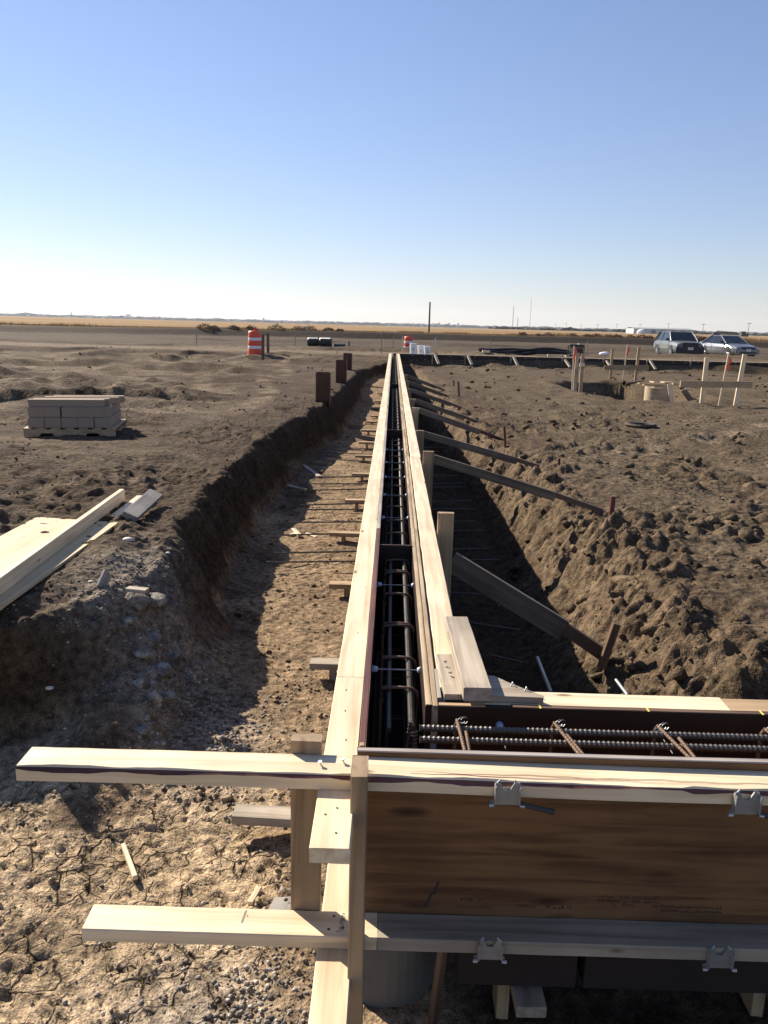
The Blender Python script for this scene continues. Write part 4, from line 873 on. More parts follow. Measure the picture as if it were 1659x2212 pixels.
b = on_y(941, 726, 60); beam_ = solo(beam('survey_lath', (b.x, 60, -.7), (b.x, 60, .25), .06, .03, TAPE, up=(0, 1, 0)), 'small white survey lath far out on the lot', 'survey stake')
# black pipe coils
def coil(x, y, L, r, lab):
    z = max(gh(x-L/2, y), gh(x, y), gh(x+L/2, y), gh(x, y-.4))+r; mb = MB(); n = int(L/.06); P = [(x-L/2+L*i/(2*n), y, z) for i in range(2*n+1)]
    rs = [r*(1 if i % 2 else .93)*(1 if 1 < i < 2*n-1 else .86) for i in range(2*n+1)]; mb.tube(P, r, 20, rs=rs); solo(mb.build('pipe_coil', BLACKP), lab, 'pipe coil', 'black corrugated pipe coils')
Yc = 46; x0, x1, x2 = on_y(664, 750, Yc).x, on_y(690, 750, Yc).x, on_y(717, 750, Yc).x
coil((x0+x1)/2, Yc, x1-x0-.02, .27, 'black pipe coil, left of the two large ones'); coil((x1+x2)/2, Yc-.1, x2-x1, .30, 'black pipe coil, right of the two large ones')
x0, x1 = on_y(722, 750, Yc).x, on_y(746, 750, Yc).x; coil((x0+x1)/2, Yc, x1-x0, .17, 'small black pipe coil beside the two large ones')
xx = on_y(754, 750, 47).x
solo(beam('marker_post', (xx, 47, -.6), (xx, 47, on_y(752, 737, 47).z), .08, .05, BLACKP, up=(0, 1, 0)), 'short black marker post behind the small coil', 'post')
# ------------------------------------------------------------------ far cross form
fc = thing('wall_form', (8, 31.45, -.5), 'far dark form wall closing the end of the lot', 'wall form')
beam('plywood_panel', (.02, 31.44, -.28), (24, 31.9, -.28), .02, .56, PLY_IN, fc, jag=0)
beam('panel_edge', (.02, 31.44, .003), (24, 31.9, .003), .021, .004, PLY_EDGE, fc, jag=0)
beam('top_waler', (.3, 31.515, -.02), (24, 31.975, -.02), .11, .038, W_WARM, fc, jag=0)
beam('top_waler', (.3, 31.74, -.02), (24, 32.19, -.02), .10, .038, W_NEW, fc, jag=0)
mb = MB()
for q_ in range(44):
    for zz_ in (-.05, -.2): 
        if random.random() < .8: x = .8+q_*.5; mb.box((x, 31.425+x*.0192, zz_+random.uniform(-.01, .01)), (.05, .012, .018))
mb.build('tie_end', ZINC, fc)
for k, px in enumerate([937, 1008, 1107, 1219, 1309, 1404, 1500]):
    x = on_y(px-3, 775, 31.4).x; t = thing('form_stake', (x, 31.35, -.4), 'stake with slanting pale block on the far form wall, %s from the long form' % ['first', 'second', 'third', 'fourth', 'fifth', 'sixth', 'seventh'][k], 'stake', 'stakes holding the far form wall')
    beam('post', (x, 31.38+x*.0192, -.45), (x, 31.38+x*.0192, .03+.12*(k in (3, 6))), .05, .04, W_OLD, t, up=(0, 1, 0))
    if k != 6: beam('slant_block', (x+.10, 31.33+x*.0192, -.01-.05*(k in (3, 4))), (x+.24, 30.95+x*.0192, -.33), .10, .05, W_NEW, t)
# clutter behind the far form
random.seed(31)
def at_far(px, Y): p_ = on_y(px, 760, Y); return p_.x
Yp = 36.4
t = thing('pipe_pile', (at_far(1120, Yp), Yp, -.3), 'long low pile of black pipes behind the far form wall', 'pipe pile')
xa, xb = at_far(1030, Yp), at_far(1262, Yp)
for q_ in range(9):
    y = Yp+.16*(q_ % 4)-.1; z = gh((xa+xb)/2, Yp)+.05+.10*(q_//4); mb = MB(); u = random.uniform(0, .6); n = 14
    mb.tube([(xa+u+(xb-xa-.8)*(i/n), y+.1*math.sin(i*.5+q_), z+.03*math.sin(i*.9+q_*2)+.10*math.exp(-((i/n-.7)/.15)**2)) for i in range(n+1)], .05, 8); mb.build('pipe', BLACKP, t)
for k, (pa, pb, yy_, zz_) in enumerate([(1042, 1058, 35.9, .06), (1263-80, 1300-78, 35.6, .05), (1222, 1248, 35.4, .05)]):
    x0, x1 = at_far(pa, yy_), at_far(pb, yy_); solo(beam('pale_timber', (x0, yy_, gh(x0, yy_)+zz_), (x1, yy_+.05, gh(x1, yy_)+zz_), .1, .09, W_NEW), ['short pale timber by the left end of the pipe pile', 'pale timber in front of the middle of the pipe pile', 'pale timber at the right end of the pipe pile'][k], 'timber')
bx = at_far(1310, 36.9)
mb = MB(); v_, f_ = ICO2; 
xw = at_far(1310, 36.6)
mb.add([(xw+p_[0]*.26, 36.9+p_[1]*.2, gh(xw, 36.9)+.22+p_[2]*.10*(1+.15*math.sin(p_[0]*5))) for p_ in v_], [tuple(int(j) for j in q_) for q_ in f_])
solo(mb.build('white_sack', WHITEP, smooth=True), 'white sack lying on the pipe pile', 'sack')
xm0, xm1, Ym = at_far(1226, 33.8), at_far(1262, 33.8), 33.8; zb = gh(xm0, Ym)
t = thing('site_generator', ((xm0+xm1)/2, Ym, zb), 'black frame generator behind the far form wall', 'generator')
W2 = xm1-xm0; mb = MB()
for x in (xm0+.06, xm1-.06):
    for y in (Ym-.18, Ym+.18): mb.tube([(x, y, zb), (x, y, zb+.50)], .02, 6)
for z in (.05, .5):
    mb.tube([(xm0+.06, Ym-.18, zb+z), (xm1-.06, Ym-.18, zb+z), (xm1-.06, Ym+.18, zb+z), (xm0+.06, Ym+.18, zb+z), (xm0+.06, Ym-.18, zb+z)], .02, 6)
mb.build('frame', BLACKP, t)
mb = MB(); mb.box(((xm0+xm1)/2+.05, Ym, zb+.22), (W2*.6, .3, .30)); mb.build('engine', BLACKP, t); mb = MB(); mb.box(((xm0+xm1)/2, Ym, zb+.44), (W2*.8, .34, .10)); mb.build('fuel_tank', flat('dark red paint', (.05, .02, .02), .5), t)
mb = MB(); mb.tube([((xm0+xm1)/2+.1, Ym, zb+.49), ((xm0+xm1)/2+.1, Ym, zb+.57)], .05, 10); mb.build('fuel_cap', WHITEP, t)
# ------------------------------------------------------------------ batter boards round the pier pit
z3 = lambda x, y: ((1180+x/2.529)*.9036, (680+y/2.529)*.9036)
def stake(px_b, px_t, w_, th, mat, lab, flag=None, Yo=0, name='stake', lean=0, group='stakes round the pier pit'):
    b = on_z(*z3(*px_b), -.36); tp = on_y(*z3(*px_t), b.y+lean); b.z = gh(b.x, b.y)-.05
    t = thing(name, tuple(b), lab, 'survey stake' if flag else 'stake', group)
    beam('shaft', b-Vector((0, 0, .1)), tp, w_, th, mat, t, up=(0, 1, 0))
    if flag:
        n = 7; mb = MB(); ln = (tp-b).normalized(); a0 = tp-ln*flag; rd = random.Random(int(px_b[0])); v = []; f_ = []
        for i in range(n+1):
            s = i/n; v += [a0+Vector((.035+.035*math.sin(s*5+rd.uniform(-.6, .6))+.03*s, -.03*s, .05-.27*s)), a0+Vector((.0+.02*math.sin(s*6), -.025-.01*s, .02-.25*s))]
        for i in range(n): f_.append((2*i, 2*i+1, 2*i+3, 2*i+2))
        mb.add(v, f_); mb.add([p_+Vector((.004, .006, 0)) for p_ in v], [q_[::-1] for q_ in f_]); mb.build('flag', FLAG, t)
    return b, tp
stake((482, 640), (488, 372), .035, .02, W_NEW, 'thin flagged lath, leftmost of the left stake cluster', .10)
stake((492, 640), (508, 415), .085, .04, W_OLD, 'wide dark-sided stake, middle of the left stake cluster')
b, tp = stake((530, 648), (540, 420), .085, .04, W_WARM, 'pale-edged stake, rightmost of the left stake cluster')
sb = solo(beam('nailed_block', (b.x-.10, b.y-.03, .28), (b.x+.02, b.y-.03, .28), .03, .09, W_NEW), 'small pale block between the left cluster stakes', 'block')
g2a, _ = stake((705, 585), (719, 390), .07, .04, W_WARM, 'stake behind the pit, left one holding the rear board')
stake((780, 575), (812, 365), .04, .02, W_NEW, 'leaning flagged lath behind the pit', .10)
g2b, _ = stake((855, 600), (880, 380), .075, .04, W_WARM, 'stake behind the pit, right one holding the rear board')
A, B = on_y(*z3(668, 502), 21.9), on_y(*z3(938, 503), 21.9)
solo(beam('batter_board', A, B, .03, .13, W_BROWN), 'dark horizontal board nailed to the two stakes behind the pit', 'batter board')
stake((1256, 740), (1290, 442), .085, .04, W_NEW, 'pale stake right of the pit, left end of the front board')
stake((1358, 745), (1425, 412), .04, .02, W_NEW, 'thin flagged lath between the two right-hand stakes', .12)
stake((1458, 745), (1520, 422), .085, .04, W_NEW, 'pale stake right of the pit, right end of the front board')
A, B = on_y(*z3(1128, 602), 15.25), on_y(*z3(1562, 606), 15.25)
solo(beam('batter_board', A, B, .038, .125, W_WARM), 'long pale horizontal board nailed to the right-hand stakes', 'batter board')
# paper pier form and boards over the pit
c0 = on_y(*z3(1012, 718), 18.1); RT = .30
mb = MB(); mb.lathe([(RT-.012, -.8), (RT, -.8), (RT, .40), (RT-.012, .40), (RT-.012, -.8)], (c0.x, 18.1+RT, c0.z), 36)
solo(mb.build('pier_form', TUBE, smooth=False), 'round brown paper pier form standing in the pit', 'pier form')
zt = c0.z+.62
pb = [((875, 597), (1010, 606), .10, 18.0, 0), ((905, 606), (1000, 622), .07, 17.8, -.03), ((955, 588), (1025, 602), .14, 18.3, .03), ((1020, 590), (1080, 592), .12, 18.5, .05), ((960, 622), (1005, 628), .1, 17.7, -.05), ((1080, 600), (1230, 626), .09, 18.4, .0), ((1150, 632), (1195, 640), .12, 18.3, -.03), ((1010, 596), (1120, 606), .09, 18.6, .02)]
OQ = ['leftmost long one', 'lower left short one', 'pale one on top', 'pale one at the back', 'short pale one at the front', 'long one to the right', 'short pale one at the right end', 'middle one']
for k, (a, b_, w_, Y, dz) in enumerate(pb):
    A, B = on_y(*z3(*a), Y), on_y(*z3(*b_), Y+.15); solo(beam('cover_board', A, B, w_, .03, W_NEW if k in (2, 3, 4, 6) else W_WARM), 'board laid over the pier pit, '+OQ[k], 'board', 'boards over the pier pit')
A, B = on_y(*z3(1063, 600), 17.75), on_y(*z3(1080, 718), 17.7); solo(beam('slant_board', B, A, .10, .03, W_NEW, up=(0, 1, 0)), 'pale board leaning on the front of the pier form', 'board', 'boards over the pier pit')
A, B = on_y(*z3(1150, 640), 18.0), on_y(*z3(1205, 720), 17.8); solo(beam('slant_board', B, A, .12, .03, W_DARKB, up=(0, 1, 0)), 'dark board leaning down into the right of the pit', 'board', 'boards over the pier pit')
p = on_z(*z3(885, 890), -.36)
mb = MB(); mb.lathe([(.19, -.03), (.235, .02), (.21, .045), (.17, .03), (.15, -.03)], (p.x, p.y, gh(p.x, p.y)), 20)
solo(mb.build('rubber_ring', SOIL if False else flat('muddy rubber', (.07, .055, .04), .9, bump=.6, scale=30)), 'muddy round tyre-like ring half sunk in the right lot', 'ring')
p = on_z(250*.9036*3.24*0+ 281, 1172+0, -.31)
for k, (px, py, s) in enumerate([(307*1, 1176-0, 0), ]): pass
for k, (x, y, s, lab) in enumerate([(908, 652, .028, 'white flat stone on the left bank beside the plywood sheet'), (1187, 680, .013, 'small white stone near the crest of the left bank'), (310, 1190, .017, 'white pebble on the near left bank'), (640, 895, .012, 'tiny white pebble between the sheet and the grey offcut')]):
    q_ = on_z(x/2.9625*.9036, (1080+y/2.9625)*.9036, -.33); z = gh(q_.x, q_.y); mb = MB(); mb.add([(q_.x+v[0]*s*1.25, q_.y+v[1]*s, z+.006+v[2]*s*.55) for v in ICO2[0]], [tuple(int(j) for j in t_) for t_ in ICO2[1]])
    solo(mb.build('white_stone', flat('white stone', (.62, .58, .5), .7), smooth=True), lab, 'stone')
# bigger clods on the right bank
random.seed(12)
BC = [(1350, 1270, .13), (1405, 1215, .07), (1395, 1205, .05), (1480, 1190, .06), (1310, 1330, .06), (1240, 1165, .07), (1500, 1310, .07), (1560, 1200, .08), (1600, 1330, .06), (1270, 1230, .08), (1385, 1330, .05), (1130, 1010, .10), (1190, 1065, .09), (1060, 955, .08), (1080, 1010, .12), (1450, 1150, .06), (1580, 1090, .08), (1610, 1160, .09), (1250, 1000, .07), (1340, 1000, .06)]
XX, YY, SS = [], [], []
for (px, py, s) in BC:
    z = -.45 if px < 1400 else -.33; q_ = on_z(px, py, z); XX.append(q_.x); YY.append(q_.y); SS.append(s*.62)
scatter('large_clods', np.array(XX), np.array(YY), np.array(SS), ico(3), SOIL, None, 'fist to head sized clods of clay on the right bank', flatn=.75, lift=.1, jag=.09)
# lumps of conglomerate on the left slump
LP = [(300, 1400, .07), (342, 1385, .075), (378, 1412, .06), (312, 1442, .065), (352, 1452, .06), (330, 1418, .06), (300, 1490, .045), (335, 1505, .04), (305, 1545, .04), (365, 1480, .035), (280, 1425, .04)]
PP = [on_z(q_[0], q_[1], -.74) for q_ in LP]; XX = np.array([p_.x for p_ in PP]); YY = np.array([p_.y for p_ in PP]); SS = np.array([q_[2] for q_ in LP])*.85
scatter('cemented_gravel', XX, YY, SS, ico(3), SOIL, [(.36, .33, .29), (.29, .26, .22)], 'grey lumps of cemented gravel fallen at the left bank', flatn=.8, lift=.1, jag=.10)
# ------------------------------------------------------------------ vehicles
def glass_mat():
    m, n, l, p = newmat('dark car glass'); p.inputs['Base Color'].default_value = (.012, .014, .017, 1); p.inputs['Roughness'].default_value = .04; p.inputs['Specular IOR Level'].default_value = .7; return m
GLASS = glass_mat()
def paint(name, col, metal=.5, rough=.32):
    m, n, l, p = newmat(name); p.inputs['Base Color'].default_value = col+(1,); p.inputs['Metallic'].default_value = metal; p.inputs['Roughness'].default_value = rough; p.inputs['Coat Weight'].default_value = .4; return m
LAMP = flat('headlamp lens', (.6, .62, .65), .12, .3, var=.05); RIM = flat('alloy rim', (.42, .43, .44), .35, .8, var=.1); TRIM = flat('black trim', (.018, .018, .02), .5)
def loft_body(st, ycross):
    """st: list of (x, zbot, zbelt, ztop, halfw_bottom, halfw_belt, halfw_top) -> closed skin"""
    mb = MB(); rows = []
    for (x, zb, zm, zt, wb, wm, wt) in st:
        half = [(wb*.86, zb), (wb, zb+.06), (wm, zb+(zm-zb)*.5), (wm*.985, zm), (wt+.04, zt-.06), (wt-.03, zt-.005), (wt*.5, zt+.018)]
        pts_ = [(x, y, z) for y, z in half]+[(x, 0, zt+.024)]+[(x, -y, z) for y, z in half[::-1]]
        rows.append(pts_)
    n = len(rows[0]); v = [p for r_ in rows for p in r_]
    f = [(i*n+k, i*n+(k+1) % n, (i+1)*n+(k+1) % n, (i+1)*n+k) for i in range(len(rows)-1) for k in range(n)]
    f += [tuple(range(n))[::-1], tuple((len(rows)-1)*n+k for k in range(n))]
    mb.add(v, f); return mb
def vehicle(name, lab, cat, pos, heading, pr, body_mat):
    t = thing(name, pos, lab, cat)
    Mw = Matrix.Translation(pos) @ Matrix.Rotation(heading, 4, 'Z')      # local x = forward
    def B(mb, nm, m_, par=None, smooth=False, bev=0):
        mb.v = [tuple(Mw @ Vector(p)) for p in mb.v]; o = mb.build(nm, m_, par or t, smooth=smooth)
        bm = bmesh.new(); bm.from_mesh(o.data); bmesh.ops.recalc_face_normals(bm, faces=bm.faces)
        if bev: bmesh.ops.bevel(bm, geom=[e for e in bm.edges if e.calc_face_angle(0) > .5], offset=bev, segments=2, affect='EDGES')
        bm.to_mesh(o.data); bm.free()
        if smooth: o.data.polygons.foreach_set('use_smooth', [True]*len(o.data.polygons))
        return o
    L, Wd, Ht, wr, wb = pr['L'], pr['W']/2, pr['H'], pr['wr'], pr['wb']
    body = B(loft_body(pr['low'], 0), 'body', body_mat, bev=.015)
    # cabin: glasshouse in dark glass, roof skin and pillars in paint
    c = pr['cab']   # x positions: base front, top front, top rear, base rear ; z belt, z roof
    bf, tf, tr, br, zb, zr, wl, wt = c
    mb = MB(); v = [(bf, wl, zb), (tf, wt, zr), (tr, wt, zr), (br, wl, zb), (bf, -wl, zb), (tf, -wt, zr), (tr, -wt, zr), (br, -wl, zb)]
    mb.add(v, [(0, 1, 2, 3), (7, 6, 5, 4), (0, 4, 5, 1), (1, 5, 6, 2), (2, 6, 7, 3)]); B(mb, 'cabin_glass', GLASS, bev=.02)
    mb = MB(); e = .012
    mb.add([(tf+.05, wt+e, zr-.03), (tr-.05, wt+e, zr-.03), (tr-.05, -wt-e, zr-.03), (tf+.05, -wt-e, zr-.03), (tf-.08, wt-.06, zr+.03), (tr+.1, wt-.06, zr+.03), (tr+.1, -wt+.06, zr+.03), (tf-.08, -wt+.06, zr+.03)], [(0, 1, 2, 3), (4, 7, 6, 5), (0, 4, 5, 1), (1, 5, 6, 2), (2, 6, 7, 3), (3, 7, 4, 0)]); B(mb, 'roof', body_mat, bev=.02)
    for s in (-1, 1):
        mb = MB()
        mb.tube([(bf+.02, s*(wl+.0), zb), ((bf+tf)/2, s*((wl+wt)/2+.012), (zb+zr)/2+.01), (tf-.02, s*(wt+.004), zr-.01)], .035, 6)
        mid = (tf+tr)/2-.05; mb.tube([(mid-.02, s*(wl+.004), zb), (mid, s*(wt+.006), zr-.01)], .028, 6)
        mb.tube([(br-.0, s*(wl-.0), zb), (tr+.02, s*(wt+.0), zr-.01)], .06, 6)
        if pr['suv']: mb.tube([(br+.45, s*(wl+.004), zb), (tr+.28, s*(wt+.006), zr-.01)], .03, 6)
        B(mb, 'pillar', body_mat)
        mb = MB(); mb.box((bf-.32, s*(wl+.13), zb+.10), (.10, .20, .14)); B(mb, 'door_mirror', TRIM, bev=.03)
        if pr['suv']:
            mb = MB(); mb.tube([(tf-.15, s*(wt-.08), zr+.03), (tf-.25, s*(wt-.08), zr+.075), (tr+.3, s*(wt-.08), zr+.075), (tr+.2, s*(wt-.08), zr+.03)], .018, 6); B(mb, 'roof_rail', TRIM)
        # door seams and sill
        mb = MB()
        for x in (bf-.18, mid+.0, mid-.95): mb.box((x, s*(Wd+.001), (zb+.35)/2+.08), (.012, .012, zb-.42))
        mb.box((0, s*(Wd*.985), .30), (wb-.75, .03, .10)); B(mb, 'door_seam', TRIM)
        mb = MB(); fx = pr['fx']; zl = pr['zl']
        mb.add([(fx-.02, s*(Wd*.50), zl-.03), (fx-.10, s*(Wd*.86), zl-.035), (fx-.42, s*(Wd+.012), zl+.02), (fx-.42, s*(Wd+.008), zl+.12), (fx-.13, s*(Wd*.86), zl+.10), (fx-.05, s*(Wd*.50), zl+.07)], [(0, 1, 4, 5), (1, 2, 3, 4)])
        mb.add([(fx-.10, s*(Wd*.45), zl-.03), (fx-.2, s*(Wd*.8), zl-.03), (fx-.42, s*(Wd*.95), zl+.03), (fx-.42, s*(Wd*.94), zl+.11), (fx-.2, s*(Wd*.8), zl+.09), (fx-.12, s*(Wd*.45), zl+.06)], [(0, 5, 4, 1), (1, 4, 3, 2)]); B(mb, 'headlight', LAMP)
        for x in (wb/2+pr['off'], -wb/2+pr['off']):
            w_ = thing('wheel', (0, 0, 0), None, None); w_.parent = t; w_.location = (0, 0, 0)
            for k_ in ('label', 'category', 'group'):
                if k_ in w_: del w_[k_]
            w_.location = pm(t).inverted() @ (Mw @ Vector((x, s*(Wd-.10), wr)))
            prof = [(wr*.66, -.10), (wr*.95, -.11), (wr, -.08), (wr, .08), (wr*.95, .11), (wr*.66, .10)]
            mb = MB(); n = 28; v = [(x+r_*math.cos(2*math.pi*k/n), s*(Wd-.10)+yy_, wr+r_*math.sin(2*math.pi*k/n)) for r_, yy_ in prof for k in range(n)]
            mb.add(v, [(i*n+k, i*n+(k+1) % n, (i+1)*n+(k+1) % n, (i+1)*n+k) for i in range(len(prof)-1) for k in range(n)]); B(mb, 'tyre', RUBBER, w_, smooth=True)
            mb = MB(); yo = s*(Wd-.005); 
            mb.tube([(x, s*(Wd-.06), wr), (x, s*(Wd-.05), wr)], wr*.67, 24)
            for k in range(7):
                a = 2*math.pi*k/7; mb.tube([(x, yo-.01*s, wr), (x+wr*.6*math.cos(a), yo, wr+wr*.6*math.sin(a))], .035, 5)
            mb.tube([(x, yo-.04*s, wr), (x, yo, wr)], .07, 10); B(mb, 'rim', RIM, w_)
            mb = MB(); mb.tube([(x, s*(Wd-.22), wr+.02), (x, s*(Wd+.004), wr+.02)], wr*1.14, 24); B(mb, 'wheel_arch', TRIM, t)
    mb = MB(); fx = pr['fx']; g0, g1 = pr['grille']
    mb.box((fx-.015, 0, (g0+g1)/2), (.05, Wd*1.04, g1-g0)); B(mb, 'grille', TRIM, bev=.02)
    mb = MB(); mb.box((fx-.05, 0, pr['bump']), (.14, Wd*1.86, pr['bh'])); B(mb, 'bumper', TRIM if pr['suv'] else body_mat, bev=.04)
    if not pr['suv']:
        mb = MB(); mb.box((fx+.022, 0, pr['bump']-.04), (.02, Wd*1.3, .10)); B(mb, 'lower_grille', TRIM)
    mb = MB(); mb.box((fx+.045, 0, pr['bump']+.12), (.012, .32, .15)); B(mb, 'number_plate', TAPE)
    mb = MB(); 
    for q_ in range(6): mb.box((fx+.052, -.105+q_*.042, pr['bump']+.12), (.004, .024, .06))
    B(mb, 'plate_characters', flat('plate ink', (.05, .12, .10), .6) if 'plate ink' not in bpy.data.materials else bpy.data.materials['plate ink'])
    for s in (-1, 1):
        mb = MB(); c_ = Vector((bf-.03, s*.3, zb+.03)); mb.tube([c_, c_+Vector((-.22, -s*.25, .14))], .01, 4); B(mb, 'wiper', TRIM)
    return t
suv = dict(suv=True, L=4.7, W=1.9, H=1.7, wr=.37, wb=2.72, off=.05, fx=2.33, zl=.80, grille=(.66, .98), bump=.50, bh=.44,
  low=[(-2.32, .45, .80, 1.05, .80, .86, .74), (-2.2, .38, .82, 1.12, .86, .93, .80), (-1.2, .28, .85, 1.10, .90, .95, .84), (.9, .28, .84, 1.08, .90, .95, .84), (1.15, .28, .83, 1.06, .90, .95, .82), (2.0, .30, .78, .99, .88, .93, .74), (2.24, .36, .74, .93, .82, .87, .68), (2.31, .44, .68, .86, .74, .80, .60)],
  cab=(1.12, .32, -1.75, -2.25, 1.05, 1.62, .86, .70))
sed = dict(suv=False, L=4.6, W=1.8, H=1.45, wr=.335, wb=2.65, off=.05, fx=2.28, zl=.62, grille=(.58, .72), bump=.42, bh=.30,
  low=[(-2.30, .40, .66, .92, .74, .80, .66), (-2.15, .30, .68, .98, .82, .88, .72), (-1.2, .20, .70, .95, .86, .90, .78), (.85, .20, .69, .92, .86, .90, .78), (1.15, .20, .68, .90, .86, .90, .76), (1.95, .22, .64, .80, .84, .88, .70), (2.2, .28, .60, .73, .78, .82, .62), (2.27, .36, .55, .68, .70, .74, .54)],
  cab=(1.05, .15, -.95, -1.75, .90, 1.40, .80, .62))
P1 = on_y(1322/1322*1457, 771, 52.0); P2 = on_y(1562, 771, 52.5)
gz1 = gh(P1.x, 53); 
vehicle('parked_car', 'silver-grey sport utility car with black lower front parked facing the camera', 'car', (P1.x+.15, 52.0, max(gh(P1.x+u, 52+v) for u in (-.8, .8) for v in (-1.4, 1.4))-.01), R(-90-1), suv, paint('warm grey car paint', (.13, .135, .125), .3, .4))
vehicle('parked_car', 'silver sedan parked to the right of the taller grey car', 'car', (P2.x+.25, 52.6, max(gh(P2.x+u, 52.6+v) for u in (-.8, .8) for v in (-1.4, 1.4))-.01), R(-90+10), sed, paint('silver car paint', (.19, .195, .21), .5, .3))
# ------------------------------------------------------------------ far things
FARB = flat('far dull timber', (.08, .07, .06), .8, scale=1)
def far_grey(n_, c): return flat(n_, c, .9, scale=.05, var=.12)
def pole(px, ytop, Y, H, lab, arm=True, r=.16, mat=None, group='power poles on the plain'):
    p_ = on_y(px, ytop, Y); t = thing('power_pole', (p_.x, Y, p_.z-H), lab, 'power pole', group)
    mb = MB(); mb.tube([(p_.x, Y, p_.z-H-1), (p_.x, Y, p_.z)], r, 8, rs=[r*1.25, r*.8]); mb.build('shaft', mat or FARB, t)
    if arm:
        mb = MB(); mb.box((p_.x, Y, p_.z-.5), (3.0, .2, .25)); 
        for s in (-1.3, 0, 1.3): mb.box((p_.x+s, Y, p_.z-.2), (.2, .2, .35))
        mb.build('crossarm', FARB, t)
    return p_
pole(929, 652, 150, 9.0, 'tall bare dark pole standing alone left of the city skyline', arm=False, r=.17)
for k, (x, yt, Y) in enumerate([(1546, 232, 560), (1270, 238, 640), (1060, 235, 700), (887, 238, 800), (746, 238, 880), (630, 240, 960), (530, 242, 1060), (440, 236, 1100), (375, 238, 1200)]):
    a = z3(x, yt); pole(a[0], a[1], Y, 14, 'distant power pole with a crossarm, %s counting from the right edge' % ['first', 'second', 'third', 'fourth', 'fifth', 'sixth', 'seventh', 'eighth', 'ninth'][k])
MASTC = far_grey('far mast steel', (.16, .15, .15))
for k, (x, yt, Y, H, wd) in enumerate([(123, 120, 3000, 105, 3.0), (148, 190, 3000, 65, 3.0), (230, 72, 4200, 190, 2.6)]):
    a = z3(x, yt); p_ = on_y(a[0], a[1], Y); t = thing('radio_mast', (p_.x, Y, 0), ['lattice mast on the horizon, left of the three', 'shortest lattice mast, between the two taller ones', 'tallest and thinnest mast on the horizon, right of the three'][k], 'radio mast', 'masts on the horizon')
    mb = MB(); n = 14
    for sx, sy in ((-1, -1), (1, -1), (0, 1)): mb.tube([(p_.x+sx*wd*.5, Y+sy*wd*.5, -2), (p_.x+sx*wd*.2, Y+sy*wd*.2, p_.z*.9)], .42, 4)
    mb.tube([(p_.x, Y, p_.z*.88), (p_.x, Y, p_.z)], .35, 4)
    for i in range(n): z0, z1 = p_.z*.9*i/n, p_.z*.9*(i+1)/n; mb.tube([(p_.x-wd*.45, Y-wd*.4, z0), (p_.x+wd*.45, Y-wd*.4, z1)], .2, 3)
    mb.build('lattice', MASTC, t)
# city blocks
CT = [far_grey('far concrete a', (.20, .20, .21)), far_grey('far concrete b', (.30, .30, .30)), far_grey('far concrete c', (.14, .15, .17))]
b7 = lambda x, y: ((900+x/5.53)*.9036, (700+y/5.53)*.9036)
z1f = lambda x, y: ((x/2.676)*.9036, (700+y/2.676)*.9036); z2f = lambda x, y: ((560+x/2.676)*.9036, (700+y/2.676)*.9036)
city = [(b7, 148, 403, 20), (b7, 183, 410, 16), (b7, 232, 413, 24), (b7, 488, 403, 24), (b7, 520, 416, 30), (b7, 595, 418, 30), (b7, 622, 408, 20), (b7, 648, 409, 22), (b7, 690, 412, 34), (b7, 735, 413, 20), (b7, 768, 411, 44), (b7, 826, 396, 28), (b7, 880, 424, 34), (b7, 920, 416, 26), (b7, 960, 400, 24), (b7, 1018, 424, 60), (b7, 1080, 401, 26), (b7, 1150, 452, 60),
        (z1f, 457, 125, 8), (z1f, 820, 138, 26), (z1f, 986, 151, 20), (z1f, 1018, 153, 18), (z1f, 1385, 160, 34), (z1f, 1410, 164, 20), (z2f, 187, 163, 13), (z2f, 396, 181, 6), (z2f, 630, 184, 6), (z2f, 845, 196, 14)]
CL_ = ['left of the pole', 'right of the pole']
for k, (fn, x, yt, w_) in enumerate(city):
    s = 5.53 if fn is b7 else 2.676; Y = 7800+rng.uniform(-500, 500); a = fn(x, yt); p_ = on_y(*a, Y); Wm = w_/s*.9036/F_PX*Y*1.0
    zone = 'on the far left horizon' if fn is z1f else ('on the horizon above the left barrel and coils' if fn is z2f else 'in the city skyline by the tall pole')
    o = MB(); o.box((p_.x, Y, p_.z/2-6), (Wm, Wm*.8, p_.z+12))
    if k % 3 == 0: o.box((p_.x+Wm*.1, Y, p_.z+2), (Wm*.35, Wm*.3, 5))
    num = ['first', 'second', 'third', 'fourth', 'fifth', 'sixth', 'seventh', 'eighth', 'ninth', 'tenth', 'eleventh', 'twelfth', 'thirteenth', 'fourteenth', 'fifteenth', 'sixteenth', 'seventeenth', 'eighteenth']
    idx = [c_[0] for c_ in city[:k]].count(fn)
    solo(o.build('city_building', CT[k % 3]), 'hazy block %s, %s from the left' % (zone, num[idx]), 'building', 'distant buildings on the horizon')
